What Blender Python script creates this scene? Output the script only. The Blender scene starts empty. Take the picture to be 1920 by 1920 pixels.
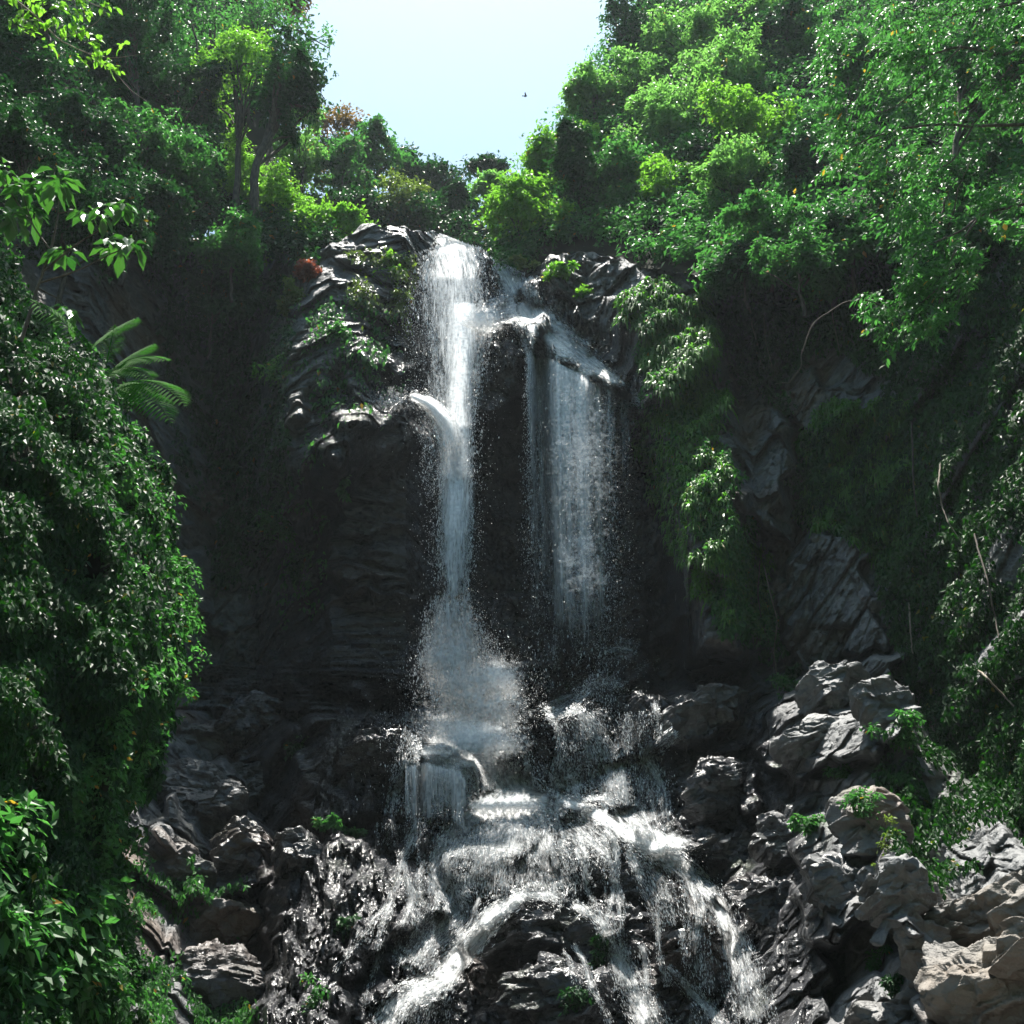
import bpy, math
import numpy as np
from mathutils import Vector, Euler

S = bpy.context.scene
COL = S.collection
R = math.radians

# ------------------------------------------------------------------ camera
PITCH, FPX = 22.0, 2100.0
EYE = np.array([0.0, 0.0, 3.0])
cam = bpy.data.cameras.new('camera')
cam.sensor_width = 36.0
cam.lens = 36.0 * FPX / 1920.0
cam.clip_start = 0.1
cam.clip_end = 3000.0
cam_o = bpy.data.objects.new('camera', cam)
COL.objects.link(cam_o)
cam_o.location = EYE
cam_o.rotation_euler = (R(90 + PITCH), 0, 0)
S.camera = cam_o

# ------------------------------------------------------------------ sky, sun, exposure
SUN_EL, SUN_AZ = 76.0, -8.0
world = bpy.data.worlds.new('World')
S.world = world
world.use_nodes = True
wn = world.node_tree
sky = wn.nodes.new('ShaderNodeTexSky')
sky.sky_type = 'NISHITA'
sky.sun_disc = False
sky.sun_elevation = R(SUN_EL)
sky.sun_rotation = R(SUN_AZ)
sky.air_density = 1.0
sky.dust_density = 2.0
sky.ozone_density = 1.0
skm = wn.nodes.new('ShaderNodeMixRGB')          # humid tropical air: a little greener than the clear-sky model
skm.blend_type = 'MULTIPLY'
skm.inputs[0].default_value = 1.0
skm.inputs[2].default_value = (0.90, 1.06, 0.97, 1)
wn.links.new(sky.outputs[0], skm.inputs[1])
wn.links.new(skm.outputs[0], wn.nodes['Background'].inputs[0])
wn.nodes['Background'].inputs[1].default_value = 0.086
sun = bpy.data.lights.new('sun', 'SUN')
sun.energy = 5.0
sun.angle = R(0.5)
sun.color = (1.0, 0.955, 0.88)
sun_o = bpy.data.objects.new('sun', sun)
COL.objects.link(sun_o)
sd = Vector((math.sin(R(SUN_AZ)) * math.cos(R(SUN_EL)), math.cos(R(SUN_AZ)) * math.cos(R(SUN_EL)), math.sin(R(SUN_EL))))
sun_o.rotation_euler = sd.to_track_quat('Z', 'Y').to_euler()
sun_o.location = (0, 60, 150)
S.view_settings.view_transform = 'Standard'
S.view_settings.look = 'None'
S.view_settings.exposure = 1.45
S.view_settings.gamma = 1.0
cy = S.cycles
cy.max_bounces = 7
cy.diffuse_bounces = 3
cy.glossy_bounces = 2
cy.transmission_bounces = 3
cy.transparent_max_bounces = 24
cy.volume_bounces = 0
cy.caustics_reflective = False
cy.caustics_refractive = False
cy.sample_clamp_indirect = 4.0
cy.use_denoising = True
cy.use_adaptive_sampling = True
cy.adaptive_threshold = 0.01

# ------------------------------------------------------------------ rays and noise
rng = np.random.default_rng(7)
COSP, SINP = math.cos(R(PITCH)), math.sin(R(PITCH))

def ray_point(u, v, Y):
    """The point at forward distance Y seen at photo position (u, v)."""
    u = np.asarray(u, float); v = np.asarray(v, float); Y = np.asarray(Y, float)
    a = (u - 960.0) / FPX
    b = (960.0 - v) / FPX
    dy = COSP - b * SINP
    dz = SINP + b * COSP
    k = Y / dy
    return np.stack([a * k + EYE[0], Y + EYE[1], dz * k + EYE[2]], -1)

def project(P):
    d = P - EYE
    f = d[..., 1] * COSP + d[..., 2] * SINP
    up = -d[..., 1] * SINP + d[..., 2] * COSP
    return 960 + FPX * d[..., 0] / f, 960 - FPX * up / f

def pxm(Y, v=900.0):
    """metres per photo pixel at forward distance Y"""
    b = (960.0 - v) / FPX
    return Y / (COSP - b * SINP) / FPX

def _hash(ix, iy, iz, seed):
    h = (ix.astype(np.int64) * 374761393 + iy.astype(np.int64) * 668265263 + iz.astype(np.int64) * 2147483647 + seed * 974634777) & 0xFFFFFFFF
    h = ((h ^ (h >> 13)) * 1274126177) & 0xFFFFFFFF
    h = ((h ^ (h >> 16)) * 2246822519) & 0xFFFFFFFF
    return (h ^ (h >> 15)) & 0xFFFFFFFF

def rnd3(ix, iy, iz, seed):
    return _hash(ix, iy, iz, seed).astype(np.float64) / 4294967296.0

def vnoise(P, seed=0):
    """value noise in -1..1 on (N,3) points"""
    i = np.floor(P).astype(np.int64)
    f = P - i
    w = f * f * f * (f * (f * 6 - 15) + 10)
    r = 0
    for dx in (0, 1):
        wx = w[:, 0] if dx else 1 - w[:, 0]
        for dy in (0, 1):
            wy = w[:, 1] if dy else 1 - w[:, 1]
            for dz in (0, 1):
                wz = w[:, 2] if dz else 1 - w[:, 2]
                r = r + wx * wy * wz * rnd3(i[:, 0] + dx, i[:, 1] + dy, i[:, 2] + dz, seed)
    return r * 2 - 1

def fbm(P, octaves=4, seed=0, gain=0.5):
    r, a, t = 0, 1.0, 0.0
    for o in range(octaves):
        r = r + a * vnoise(P * (2.03 ** o) + o * 17.3, seed + o)
        t += a
        a *= gain
    return r / t

def facets(Q, seed=0, k=120.0, tilt=0.9, steps=0.6):
    """chiselled planes on a 2-D domain Q (N,2): blended tilted cells; returns height and crease"""
    i = np.floor(Q).astype(np.int64)
    num = 0; den = 0
    d1 = np.full(len(Q), 9.0); d2 = np.full(len(Q), 9.0)
    z = np.zeros(len(Q), np.int64)
    for dx in (-1, 0, 1):
        for dy in (-1, 0, 1):
            cx, cy_ = i[:, 0] + dx, i[:, 1] + dy
            px = cx + 0.1 + 0.8 * rnd3(cx, cy_, z, seed)
            py = cy_ + 0.1 + 0.8 * rnd3(cx, cy_, z, seed + 1)
            ex, ey = Q[:, 0] - px, Q[:, 1] - py
            d = ex * ex + ey * ey
            h = steps * (rnd3(cx, cy_, z, seed + 2) * 2 - 1)
            tx = tilt * (rnd3(cx, cy_, z, seed + 3) * 2 - 1)
            ty = tilt * (rnd3(cx, cy_, z, seed + 4) * 2 - 1)
            w = np.exp(-k * d)
            num = num + w * (h + tx * ex + ty * ey)
            den = den + w
            nd1 = np.minimum(d1, d)
            d2 = np.minimum(d2, np.maximum(d1, d))
            d1 = nd1
    return num / den, np.sqrt(d2) - np.sqrt(d1)

def smooth(e0, e1, x):
    t = np.clip((x - e0) / (e1 - e0), 0, 1)
    return t * t * (3 - 2 * t)

def interp(x, pts):
    a = np.array(pts, float)
    return np.interp(x, a[:, 0], a[:, 1])

def poly_sdf(u, v, poly):
    """signed distance in px to a polygon, positive inside"""
    p = np.array(poly, float)
    d = np.full(u.shape, 1e18)
    inside = np.zeros(u.shape, bool)
    n = len(p)
    for k in range(n):
        ax, ay = p[k]; bx, by = p[(k + 1) % n]
        ex, ey = bx - ax, by - ay
        t = np.clip(((u - ax) * ex + (v - ay) * ey) / (ex * ex + ey * ey + 1e-9), 0, 1)
        d = np.minimum(d, (u - ax - t * ex) ** 2 + (v - ay - t * ey) ** 2)
        c = ((ay > v) != (by > v)) & (u < (bx - ax) * (v - ay) / (by - ay + 1e-12) + ax)
        inside ^= c
    d = np.sqrt(d)
    return np.where(inside, d, -d)

def norm(a):
    return a / (np.linalg.norm(a, axis=-1, keepdims=True) + 1e-12)

# ------------------------------------------------------------------ mesh helpers
def mesh_from(name, verts, faces, mat=None, smooth_=True, parent=None, attrs=None, loc=None):
    """faces: (M,3) or (M,4) array. Links ONE mesh object."""
    verts = np.ascontiguousarray(verts, np.float32)
    faces = np.ascontiguousarray(faces, np.int32)
    if loc is not None:
        verts = verts - np.asarray(loc, np.float32)
    me = bpy.data.meshes.new(name)
    n, k = faces.shape
    me.vertices.add(len(verts))
    me.vertices.foreach_set('co', verts.ravel())
    me.loops.add(n * k)
    me.loops.foreach_set('vertex_index', faces.ravel())
    me.polygons.add(n)
    me.polygons.foreach_set('loop_start', np.arange(0, n * k, k, dtype=np.int32))
    me.polygons.foreach_set('use_smooth', np.full(n, smooth_, bool))
    for an, arr in (attrs or {}).items():
        at_ = me.attributes.new(an, 'FLOAT', 'POINT')
        at_.data.foreach_set('value', np.ascontiguousarray(arr, np.float32))
    me.update(calc_edges=True)
    if mat:
        me.materials.append(mat)
    o = bpy.data.objects.new(name, me)
    COL.objects.link(o)
    if loc is not None:
        o.location = [float(c) for c in loc]
    if parent is not None:
        o.parent = parent
        if loc is not None:
            o.location = [float(c) - float(p) for c, p in zip(loc, parent.location)]
        else:
            o.location = [-float(p) for p in parent.location]
    return o

def tag(o, label=None, cat=None, group=None, kind=None):
    if label: o['label'] = label
    if cat: o['category'] = cat
    if group: o['group'] = group
    if kind: o['kind'] = kind
    return o

def thing(name, loc, label, cat, group=None):
    o = bpy.data.objects.new(name, None)
    o.empty_display_size = 0.3
    COL.objects.link(o)
    o.location = [float(c) for c in loc]
    return tag(o, label, cat, group)

def grid_faces(nr, nc):
    r, c = np.meshgrid(np.arange(nr - 1), np.arange(nc - 1), indexing='ij')
    a = (r * nc + c).ravel()
    return np.stack([a, a + nc, a + nc + 1, a + 1], -1)

def tube(path, radii, sides=7):
    """tapered tube mesh arrays along a path"""
    path = np.asarray(path, float)
    n = len(path)
    radii = np.broadcast_to(np.asarray(radii, float), (n,))
    t = norm(np.gradient(path, axis=0))
    ref = np.array([0.3, 0.9, 0.2])
    a = norm(np.cross(t, ref)); b = np.cross(t, a)
    th = np.linspace(0, 2 * math.pi, sides, endpoint=False)
    V = path[:, None] + radii[:, None, None] * (np.cos(th)[None, :, None] * a[:, None] + np.sin(th)[None, :, None] * b[:, None])
    V = V.reshape(-1, 3)
    F = []
    for i in range(n - 1):
        for j in range(sides):
            k = (j + 1) % sides
            F.append((i * sides + j, i * sides + k, (i + 1) * sides + k, (i + 1) * sides + j))
    return V, np.array(F, int)

def merge(parts):
    Vs, Fs, o = [], [], 0
    for V, F in parts:
        Vs.append(V); Fs.append(F + o); o += len(V)
    return np.concatenate(Vs), np.concatenate(Fs)

def bend(p0, p1, n=8, sag=0.0, wob=0.05):
    p0, p1 = np.asarray(p0, float), np.asarray(p1, float)
    t = np.linspace(0, 1, n)[:, None]
    L = np.linalg.norm(p1 - p0)
    w = np.cumsum(rng.normal(0, 1, (n, 3)), 0) * wob * L / n ** 0.5
    w -= t * w[-1]
    w -= (1 - t) * w[0]
    P = p0 + t * (p1 - p0) + w
    P[:, 2] += sag * 4 * (t * (1 - t))[:, 0]
    return P

def leaf_arrays(P, ax, nr, L, W, droop=0.0, rnd=None):
    """pointed leaves folded on the midrib: base P, direction ax, normal nr"""
    N = len(P)
    ax = norm(ax)
    sd_ = norm(np.cross(ax, nr))
    nr = np.cross(sd_, ax)
    L = np.broadcast_to(L, (N,))[:, None]; W = np.broadcast_to(W, (N,))[:, None]
    down = np.array([0, 0, -1.0])
    base = P
    mid = P + ax * L * 0.45 + down * L * droop * 0.2
    tip = P + ax * L + down * L * droop
    l = mid + sd_ * W * 0.5 + nr * W * 0.16
    r = mid - sd_ * W * 0.5 + nr * W * 0.16
    V = np.stack([base, r, tip, l], 1).reshape(-1, 3)
    o = np.arange(N)[:, None] * 4
    F = np.concatenate([o + np.array([0, 1, 2]), o + np.array([0, 2, 3])], 1).reshape(-1, 3)
    if rnd is None:
        rnd = rng.random(N)
    return V, F, np.repeat(rnd, 4)

def merge_leaves(parts):
    Vs, Fs, Rs, o = [], [], [], 0
    for V, F, r in parts:
        Vs.append(V); Fs.append(F + o); Rs.append(r); o += len(V)
    return np.concatenate(Vs), np.concatenate(Fs), np.concatenate(Rs)

def rand_dirs(n, up=0.0):
    d = rng.normal(0, 1, (n, 3))
    d = norm(d)
    d[:, 2] += up
    return norm(d)

# ------------------------------------------------------------------ materials
def new_mat(name):
    m = bpy.data.materials.new(name)
    m.use_nodes = True
    nt = m.node_tree
    nt.nodes.clear()
    out = nt.nodes.new('ShaderNodeOutputMaterial')
    return m, nt, out

def nd(nt, typ, **kw):
    n = nt.nodes.new(typ)
    for k, v in kw.items():
        setattr(n, k, v)
    return n

def ramp(nt, src, stops):
    r = nt.nodes.new('ShaderNodeValToRGB')
    e = r.color_ramp.elements
    while len(e) < len(stops):
        e.new(0.5)
    for el, (p, c) in zip(e, stops):
        el.position = p
        el.color = (*c, 1) if len(c) == 3 else c
    nt.links.new(src, r.inputs[0])
    return r.outputs[0]

def leaf_mat(name, dark, light, odd=None, trans=0.35, tint=(1.6, 2.2, 0.7), rough=0.34, spec=0.5):
    m, nt, out = new_mat(name)
    at_ = nd(nt, 'ShaderNodeAttribute', attribute_name='rnd')
    st = [(0.0, dark), (0.9 if odd else 1.0, light)]
    if odd: st += [(0.955, light), (0.97, odd)]
    c = ramp(nt, at_.outputs['Fac'], st)
    p = nd(nt, 'ShaderNodeBsdfPrincipled')
    nt.links.new(c, p.inputs['Base Color'])
    p.inputs['Roughness'].default_value = rough
    p.inputs['Specular IOR Level'].default_value = spec
    mul = nd(nt, 'ShaderNodeMixRGB', blend_type='MULTIPLY')
    mul.inputs[0].default_value = 1
    mul.inputs[2].default_value = (*tint, 1)
    nt.links.new(c, mul.inputs[1])
    t = nd(nt, 'ShaderNodeBsdfTranslucent')
    nt.links.new(mul.outputs[0], t.inputs[0])
    mx = nd(nt, 'ShaderNodeMixShader')
    mx.inputs[0].default_value = trans
    nt.links.new(p.outputs[0], mx.inputs[1])
    nt.links.new(t.outputs[0], mx.inputs[2])
    nt.links.new(mx.outputs[0], out.inputs[0])
    return m

def bark_mat(name, a, b, scale=6.0, rough=0.85):
    m, nt, out = new_mat(name)
    tc = nd(nt, 'ShaderNodeTexCoord')
    mp = nd(nt, 'ShaderNodeMapping')
    mp.inputs['Scale'].default_value = (scale * 2, scale * 2, scale * 0.5)
    nt.links.new(tc.outputs['Object'], mp.inputs[0])
    n = nd(nt, 'ShaderNodeTexNoise')
    n.inputs['Scale'].default_value = 1.0
    n.inputs['Detail'].default_value = 6
    nt.links.new(mp.outputs[0], n.inputs[0])
    c = ramp(nt, n.outputs[0], [(0.35, a), (0.65, b)])
    p = nd(nt, 'ShaderNodeBsdfPrincipled')
    p.inputs['Roughness'].default_value = rough
    nt.links.new(c, p.inputs['Base Color'])
    bp = nd(nt, 'ShaderNodeBump')
    bp.inputs['Strength'].default_value = 0.5
    bp.inputs['Distance'].default_value = 0.03
    nt.links.new(n.outputs[0], bp.inputs['Height'])
    nt.links.new(bp.outputs[0], p.inputs['Normal'])
    nt.links.new(p.outputs[0], out.inputs[0])
    return m

def rock_mat(name, dry_a, dry_b, warm, moss=0.35):
    """rock whose 'wet' attribute darkens and glosses it, with cracks and grain"""
    m, nt, out = new_mat(name)
    L = nt.links.new
    tc = nd(nt, 'ShaderNodeTexCoord')
    geo = nd(nt, 'ShaderNodeNewGeometry')
    pos = geo.outputs['Position']
    def noise(scale, detail=6, rough=0.6, sx=None):
        src = pos
        if sx:
            mp = nd(nt, 'ShaderNodeMapping')
            mp.inputs['Scale'].default_value = sx
            mp.inputs['Rotation'].default_value = (0, R(38), 0)
            L(pos, mp.inputs[0]); src = mp.outputs[0]
        n = nd(nt, 'ShaderNodeTexNoise')
        n.inputs['Scale'].default_value = scale
        n.inputs['Detail'].default_value = detail
        n.inputs['Roughness'].default_value = rough
        L(src, n.inputs[0])
        return n.outputs
    n1 = noise(0.35, 4)[0]
    n2, n2c = noise(2.6, 5, 0.65)[:2]
    n3 = noise(0.16, 2)[0]
    nb = noise(1.0, 3, 0.6, (0.8, 0.8, 3.6))[0]
    base = ramp(nt, n2, [(0.3, dry_a), (0.7, dry_b)])
    wm = ramp(nt, n3, [(0.55, (0, 0, 0)), (0.68, (1, 1, 1))])
    mxw = nd(nt, 'ShaderNodeMixRGB')
    L(wm, mxw.inputs[0]); L(base, mxw.inputs[1]); mxw.inputs[2].default_value = (*warm, 1)
    wet = nd(nt, 'ShaderNodeAttribute', attribute_name='wet').outputs['Fac']
    # wet rock darkens
    wcol = nd(nt, 'ShaderNodeMixRGB', blend_type='MULTIPLY')
    L(wet, wcol.inputs[0]); L(mxw.outputs[0], wcol.inputs[1]); wcol.inputs[2].default_value = (0.26, 0.26, 0.28, 1)
    # moss on upward faces, by patches
    sep = nd(nt, 'ShaderNodeSeparateXYZ')
    L(geo.outputs['Normal'], sep.inputs[0])
    upf = nd(nt, 'ShaderNodeMapRange')
    upf.inputs[1].default_value = 0.0; upf.inputs[2].default_value = 0.7
    L(sep.outputs[2], upf.inputs[0])
    mo = ramp(nt, n1, [(0.55, (0, 0, 0)), (0.68, (1, 1, 1))])
    mm = nd(nt, 'ShaderNodeMath', operation='MULTIPLY')
    L(upf.outputs[0], mm.inputs[0]); L(mo, mm.inputs[1])
    mm2 = nd(nt, 'ShaderNodeMath', operation='MULTIPLY')
    L(mm.outputs[0], mm2.inputs[0]); mm2.inputs[1].default_value = moss
    mcol = nd(nt, 'ShaderNodeMixRGB')
    L(mm2.outputs[0], mcol.inputs[0]); L(wcol.outputs[0], mcol.inputs[1]); mcol.inputs[2].default_value = (0.035, 0.06, 0.012, 1)
    p = nd(nt, 'ShaderNodeBsdfPrincipled')
    L(mcol.outputs[0], p.inputs['Base Color'])
    rr = nd(nt, 'ShaderNodeMapRange')
    rr.inputs[3].default_value = 0.72; rr.inputs[4].default_value = 0.14
    L(wet, rr.inputs[0])
    ra = nd(nt, 'ShaderNodeMath', operation='MULTIPLY_ADD')
    L(n2, ra.inputs[0]); ra.inputs[1].default_value = 0.16; L(rr.outputs[0], ra.inputs[2])
    L(ra.outputs[0], p.inputs['Roughness'])
    p.inputs['Specular IOR Level'].default_value = 0.6
    # relief: chipped flat facets of two sizes, bedding and grain, in metres
    w = nd(nt, 'ShaderNodeVectorMath', operation='MULTIPLY_ADD')
    L(n2c, w.inputs[0]); w.inputs[1].default_value = (0.25, 0.25, 0.25); L(pos, w.inputs[2])
    mp = nd(nt, 'ShaderNodeMapping')
    mp.inputs['Scale'].default_value = (0.75, 1.0, 1.5)
    mp.inputs['Rotation'].default_value = (0, R(30), 0)
    L(w.outputs[0], mp.inputs[0])
    def chips(scale, gain):
        vo = nd(nt, 'ShaderNodeTexVoronoi', feature='F1')
        vo.inputs['Scale'].default_value = scale
        L(mp.outputs[0], vo.inputs[0])
        a = nd(nt, 'ShaderNodeVectorMath', operation='SUBTRACT')
        L(mp.outputs[0], a.inputs[0]); L(vo.outputs['Position'], a.inputs[1])
        c = nd(nt, 'ShaderNodeVectorMath', operation='SUBTRACT')
        L(vo.outputs['Color'], c.inputs[0]); c.inputs[1].default_value = (0.5, 0.5, 0.5)
        d = nd(nt, 'ShaderNodeVectorMath', operation='DOT_PRODUCT')
        L(a.outputs[0], d.inputs[0]); L(c.outputs[0], d.inputs[1])
        m_ = nd(nt, 'ShaderNodeMath', operation='MULTIPLY')
        L(d.outputs['Value'], m_.inputs[0]); m_.inputs[1].default_value = gain
        return m_.outputs[0]
    k1 = chips(1.7, 1.1)
    k2 = chips(5.0, 1.0)
    h0 = nd(nt, 'ShaderNodeMath', operation='ADD')
    L(k1, h0.inputs[0]); L(k2, h0.inputs[1])
    h1 = nd(nt, 'ShaderNodeMath', operation='MULTIPLY_ADD')
    L(n2, h1.inputs[0]); h1.inputs[1].default_value = 0.14; L(h0.outputs[0], h1.inputs[2])
    h2 = nd(nt, 'ShaderNodeMath', operation='MULTIPLY_ADD')
    L(nb, h2.inputs[0]); h2.inputs[1].default_value = 0.16; L(h1.outputs[0], h2.inputs[2])
    b = nd(nt, 'ShaderNodeBump')
    b.inputs['Distance'].default_value = 1.0
    b.inputs['Strength'].default_value = 0.85
    L(h2.outputs[0], b.inputs['Height'])
    L(b.outputs[0], p.inputs['Normal'])
    L(p.outputs[0], out.inputs[0])
    return m

def plain_mat(name, c, rough=0.9, noise_scale=0.5, c2=None):
    m, nt, out = new_mat(name)
    geo = nd(nt, 'ShaderNodeNewGeometry')
    n = nd(nt, 'ShaderNodeTexNoise')
    n.inputs['Scale'].default_value = noise_scale; n.inputs['Detail'].default_value = 8
    nt.links.new(geo.outputs['Position'], n.inputs[0])
    col = ramp(nt, n.outputs[0], [(0.35, c), (0.65, c2 or tuple(x * 1.6 for x in c))])
    p = nd(nt, 'ShaderNodeBsdfPrincipled')
    p.inputs['Roughness'].default_value = rough
    p.inputs['Specular IOR Level'].default_value = 0.15
    nt.links.new(col, p.inputs['Base Color'])
    nt.links.new(p.outputs[0], out.inputs[0])
    return m
# ------------------------------------------------------------------ the cliff
ROCK = rock_mat('wet_rock', (0.105, 0.112, 0.12), (0.235, 0.238, 0.24), (0.19, 0.15, 0.125))
DRYROCK = rock_mat('dry_rock', (0.10, 0.10, 0.10), (0.21, 0.208, 0.20), (0.19, 0.165, 0.14), moss=0.15)
SOIL = plain_mat('forest_soil', (0.006, 0.009, 0.004), 0.95, 0.6, (0.016, 0.018, 0.008))

BLOCKS = [  # outline in the photo, how far it stands out (m), edge width (px)
    ([(560, 500), (640, 440), (700, 415), (800, 430), (815, 470), (790, 560), (770, 700), (640, 690), (560, 760), (520, 900), (500, 700)], 1.5, 38),
    ([(630, 790), (690, 755), (750, 745), (800, 770), (835, 830), (830, 1000), (810, 1110), (640, 1120), (600, 1000), (615, 860)], 2.4, 45),
    ([(640, 690), (700, 650), (760, 680), (780, 740), (740, 800), (640, 800)], 1.5, 26),
    ([(880, 590), (930, 585), (1000, 600), (1005, 640), (985, 700), (985, 780), (900, 780), (880, 740)], 4.0, 22),
    ([(990, 530), (1060, 462), (1180, 470), (1340, 520), (1350, 700), (1230, 760), (1120, 700), (1040, 640), (985, 580)], 2.6, 36),
    ([(990, 600), (1060, 640), (1130, 690), (1210, 735), (1220, 770), (1130, 745), (1050, 705), (985, 655)], 4.0, 42),
    ([(870, 790), (1000, 790), (1010, 1100), (870, 1120)], -1.0, 26),
    ([(870, 830), (910, 822), (975, 868), (990, 895), (900, 900)], 0.9, 10),
    ([(600, 1112), (720, 1105), (900, 1096), (1040, 1120), (1050, 1290), (600, 1300)], 1.4, 14),
    ([(505, 1225), (600, 1212), (700, 1216), (800, 1228), (800, 1290), (640, 1300), (560, 1330), (510, 1320)], 1.2, 10),
    ([(1040, 1120), (1080, 1060), (1125, 1045), (1180, 1080), (1210, 1180), (1200, 1260), (1050, 1250)], 1.5, 30),
    ([(1370, 775), (1420, 745), (1470, 770), (1480, 900), (1470, 1000), (1400, 980)], 2.0, 22),
    ([(1480, 740), (1530, 700), (1600, 720), (1640, 790), (1560, 830), (1490, 800)], 1.2, 16),
    ([(1470, 1035), (1530, 1008), (1620, 1018), (1640, 1100), (1650, 1230), (1480, 1240), (1465, 1130)], 1.1, 12),
    ([(1490, 1240), (1620, 1248), (1690, 1228), (1700, 1340), (1600, 1430), (1500, 1450), (1420, 1440)], 2.2, 16),
    ([(1205, 1175), (1285, 1140), (1268, 1182), (1215, 1198)], 1.6, 6),
    ([(1240, 1310), (1400, 1252), (1420, 1300), (1300, 1420), (1250, 1400)], 1.5, 20),
    ([(1285, 1490), (1345, 1425), (1400, 1450), (1425, 1500), (1400, 1535), (1290, 1525)], 1.4, 12),
    ([(1490, 1580), (1560, 1520), (1640, 1480), (1720, 1660), (1740, 1760), (1640, 1730), (1540, 1770), (1480, 1690)], 2.6, 18),
    ([(1540, 1775), (1640, 1742), (1735, 1775), (1725, 1930), (1550, 1930)], -1.6, 16),
    ([(320, 1450), (430, 1428), (490, 1520), (500, 1650), (480, 1700), (350, 1680), (300, 1560)], 2.2, 18),
    ([(500, 1640), (620, 1558), (700, 1598), (800, 1640), (830, 1720), (700, 1780), (600, 1990), (490, 1990)], 1.8, 24),
    ([(540, 1370), (640, 1318), (760, 1330), (770, 1440), (730, 1560), (560, 1540)], 1.2, 28),
    ([(400, 1320), (480, 1290), (540, 1360), (520, 1430), (440, 1420)], 1.3, 18),
]
RAMPS = [  # outline, metres per px, start, length px, edge px
    ([(1140, 530), (1340, 530), (1390, 900), (1400, 1250), (1290, 1250), (1240, 860), (1190, 720)], 0.021, 530, 190, 30),
    ([(1190, 700), (1350, 700), (1390, 900), (1400, 1230), (1300, 1230), (1245, 860)], 0.020, 715, 210, 35),
    ([(490, 470), (690, 420), (790, 560), (800, 760), (840, 830), (640, 900), (500, 900)], 0.0085, 480, 260, 40),
    ([(480, 470), (640, 440), (705, 520), (695, 800), (640, 900), (560, 1000), (470, 1000)], 0.0095, 480, 380, 35),
    ([(1000, 470), (1340, 500), (1340, 560), (1200, 640), (1060, 600)], 0.012, 480, 90, 20),
    ([(1360, 760), (1480, 760), (1480, 1000), (1400, 1000)], 0.010, 760, 160, 20),
]
WALL = [(-700, 16), (-300, 26), (0, 36), (250, 48), (400, 54), (480, 53.5), (545, 50.5), (620, 49), (760, 49.5), (820, 52.2), (900, 52.2), (1000, 52), (1100, 51.4), (1180, 50), (1350, 48.5), (1500, 44.5), (1700, 38), (1920, 31), (2200, 24), (2700, 14)]
SLOPE_TOP = [(-700, 1300), (300, 1270), (500, 1300), (700, 1315), (900, 1330), (1100, 1285), (1250, 1290), (1400, 1285), (1500, 1240), (1700, 1290), (1800, 1480), (1920, 1590), (2700, 1600)]

def cliff_y0(u, v):
    """forward distance of the smooth cliff at a photo position"""
    y = interp(u, WALL) + np.clip(1300 - v, -50, 1200) * 0.0036
    du = 14 * np.sin(v * 0.031 + u * 0.011) + 9 * np.sin(v * 0.083 - u * 0.05)
    dv = 12 * np.sin(u * 0.037 + v * 0.013) + 7 * np.sin(u * 0.094 + v * 0.04)
    for poly, d, w in BLOCKS:
        p = np.array(poly)
        lo, hi = p.min(0) - 90, p.max(0) + 90
        sel = (u > lo[0]) & (u < hi[0]) & (v > lo[1]) & (v < hi[1])
        if sel.any():
            s = poly_sdf(u[sel] + du[sel], v[sel] + dv[sel], poly)
            y[sel] -= d * smooth(-w * 0.5, w * 0.7, s)
    # parts of the face that lean out below the rim and so catch the high sun
    for poly, sl, v0, vm, w in RAMPS:
        m = smooth(-w, w, poly_sdf(u, v, poly))
        y -= m * sl * np.clip(v - v0, 0, vm)
    s = np.maximum(v - interp(u, SLOPE_TOP), 0)
    wob = 95 * vnoise(np.stack([u / 130.0, v / 260.0, u * 0], -1), 900) + 55 * vnoise(np.stack([u / 48.0, v / 110.0, u * 0], -1), 901)
    st = (s + wob) / 84.0
    fr = st - np.floor(st)
    step = (np.floor(st) + smooth(0.0, 0.5, fr)) * 84.0 - wob
    k = smooth(0, 60, s)
    y -= 3.4 * smooth(-25, 35, v - interp(u, SLOPE_TOP) + wob * 0.7)
    y -= 0.0215 * (s * (1 - 0.5 * k) + np.maximum(step, 0) * 0.5 * k)
    return np.maximum(y, 9.0)

def cliff_y(u, v):
    u = np.asarray(u, float).ravel(); v = np.asarray(v, float).ravel()
    y = cliff_y0(u, v)
    P = ray_point(u, v, y)
    wx = fbm(P * 0.20, 2, 40) * 0.7
    wz = fbm(P * 0.20 + 31.0, 2, 50) * 0.7
    X = P[:, 0] + wx
    Z = P[:, 2] + 0.55 * P[:, 1] + wz
    ang = np.interp(P[:, 0], [-12, -4, 4, 14], [0.95, 0.75, 0.25, 0.45])
    ang = ang + smooth(1240, 1340, v) * np.interp(P[:, 0], [-7, -3, 3], [-1.45, -0.5, 0.1])
    A = X * np.cos(ang) + Z * np.sin(ang)
    B = -X * np.sin(ang) + Z * np.cos(ang)
    Q = np.stack([A / 1.5, B], -1)
    f1, e1 = facets(Q / 2.6, 3, tilt=1.6, steps=0.4)
    f2, e2 = facets(Q / 0.95 + 7.7, 11, tilt=1.25, steps=0.42)
    f3, e3 = facets(Q / 0.36 + 3.1, 23, tilt=1.4, steps=0.35)
    rough = 1.15 - 0.05 * smooth(1180, 1330, v)
    edge = smooth(640, 500, v) * 0.3 + 0.7
    y = y + (0.22 * np.exp(-(e1 / 0.05) ** 2) + 0.10 * np.exp(-(e2 / 0.07) ** 2)) * rough
    y = y - (0.85 * f1 + 0.42 * f2 + 0.17 * f3) * rough * edge - 0.07 * fbm(P * 1.7, 4, 60)
    return np.maximum(y, 8.0)

def cliff_point(u, v):
    return ray_point(u, v, cliff_y(u, v))

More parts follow.
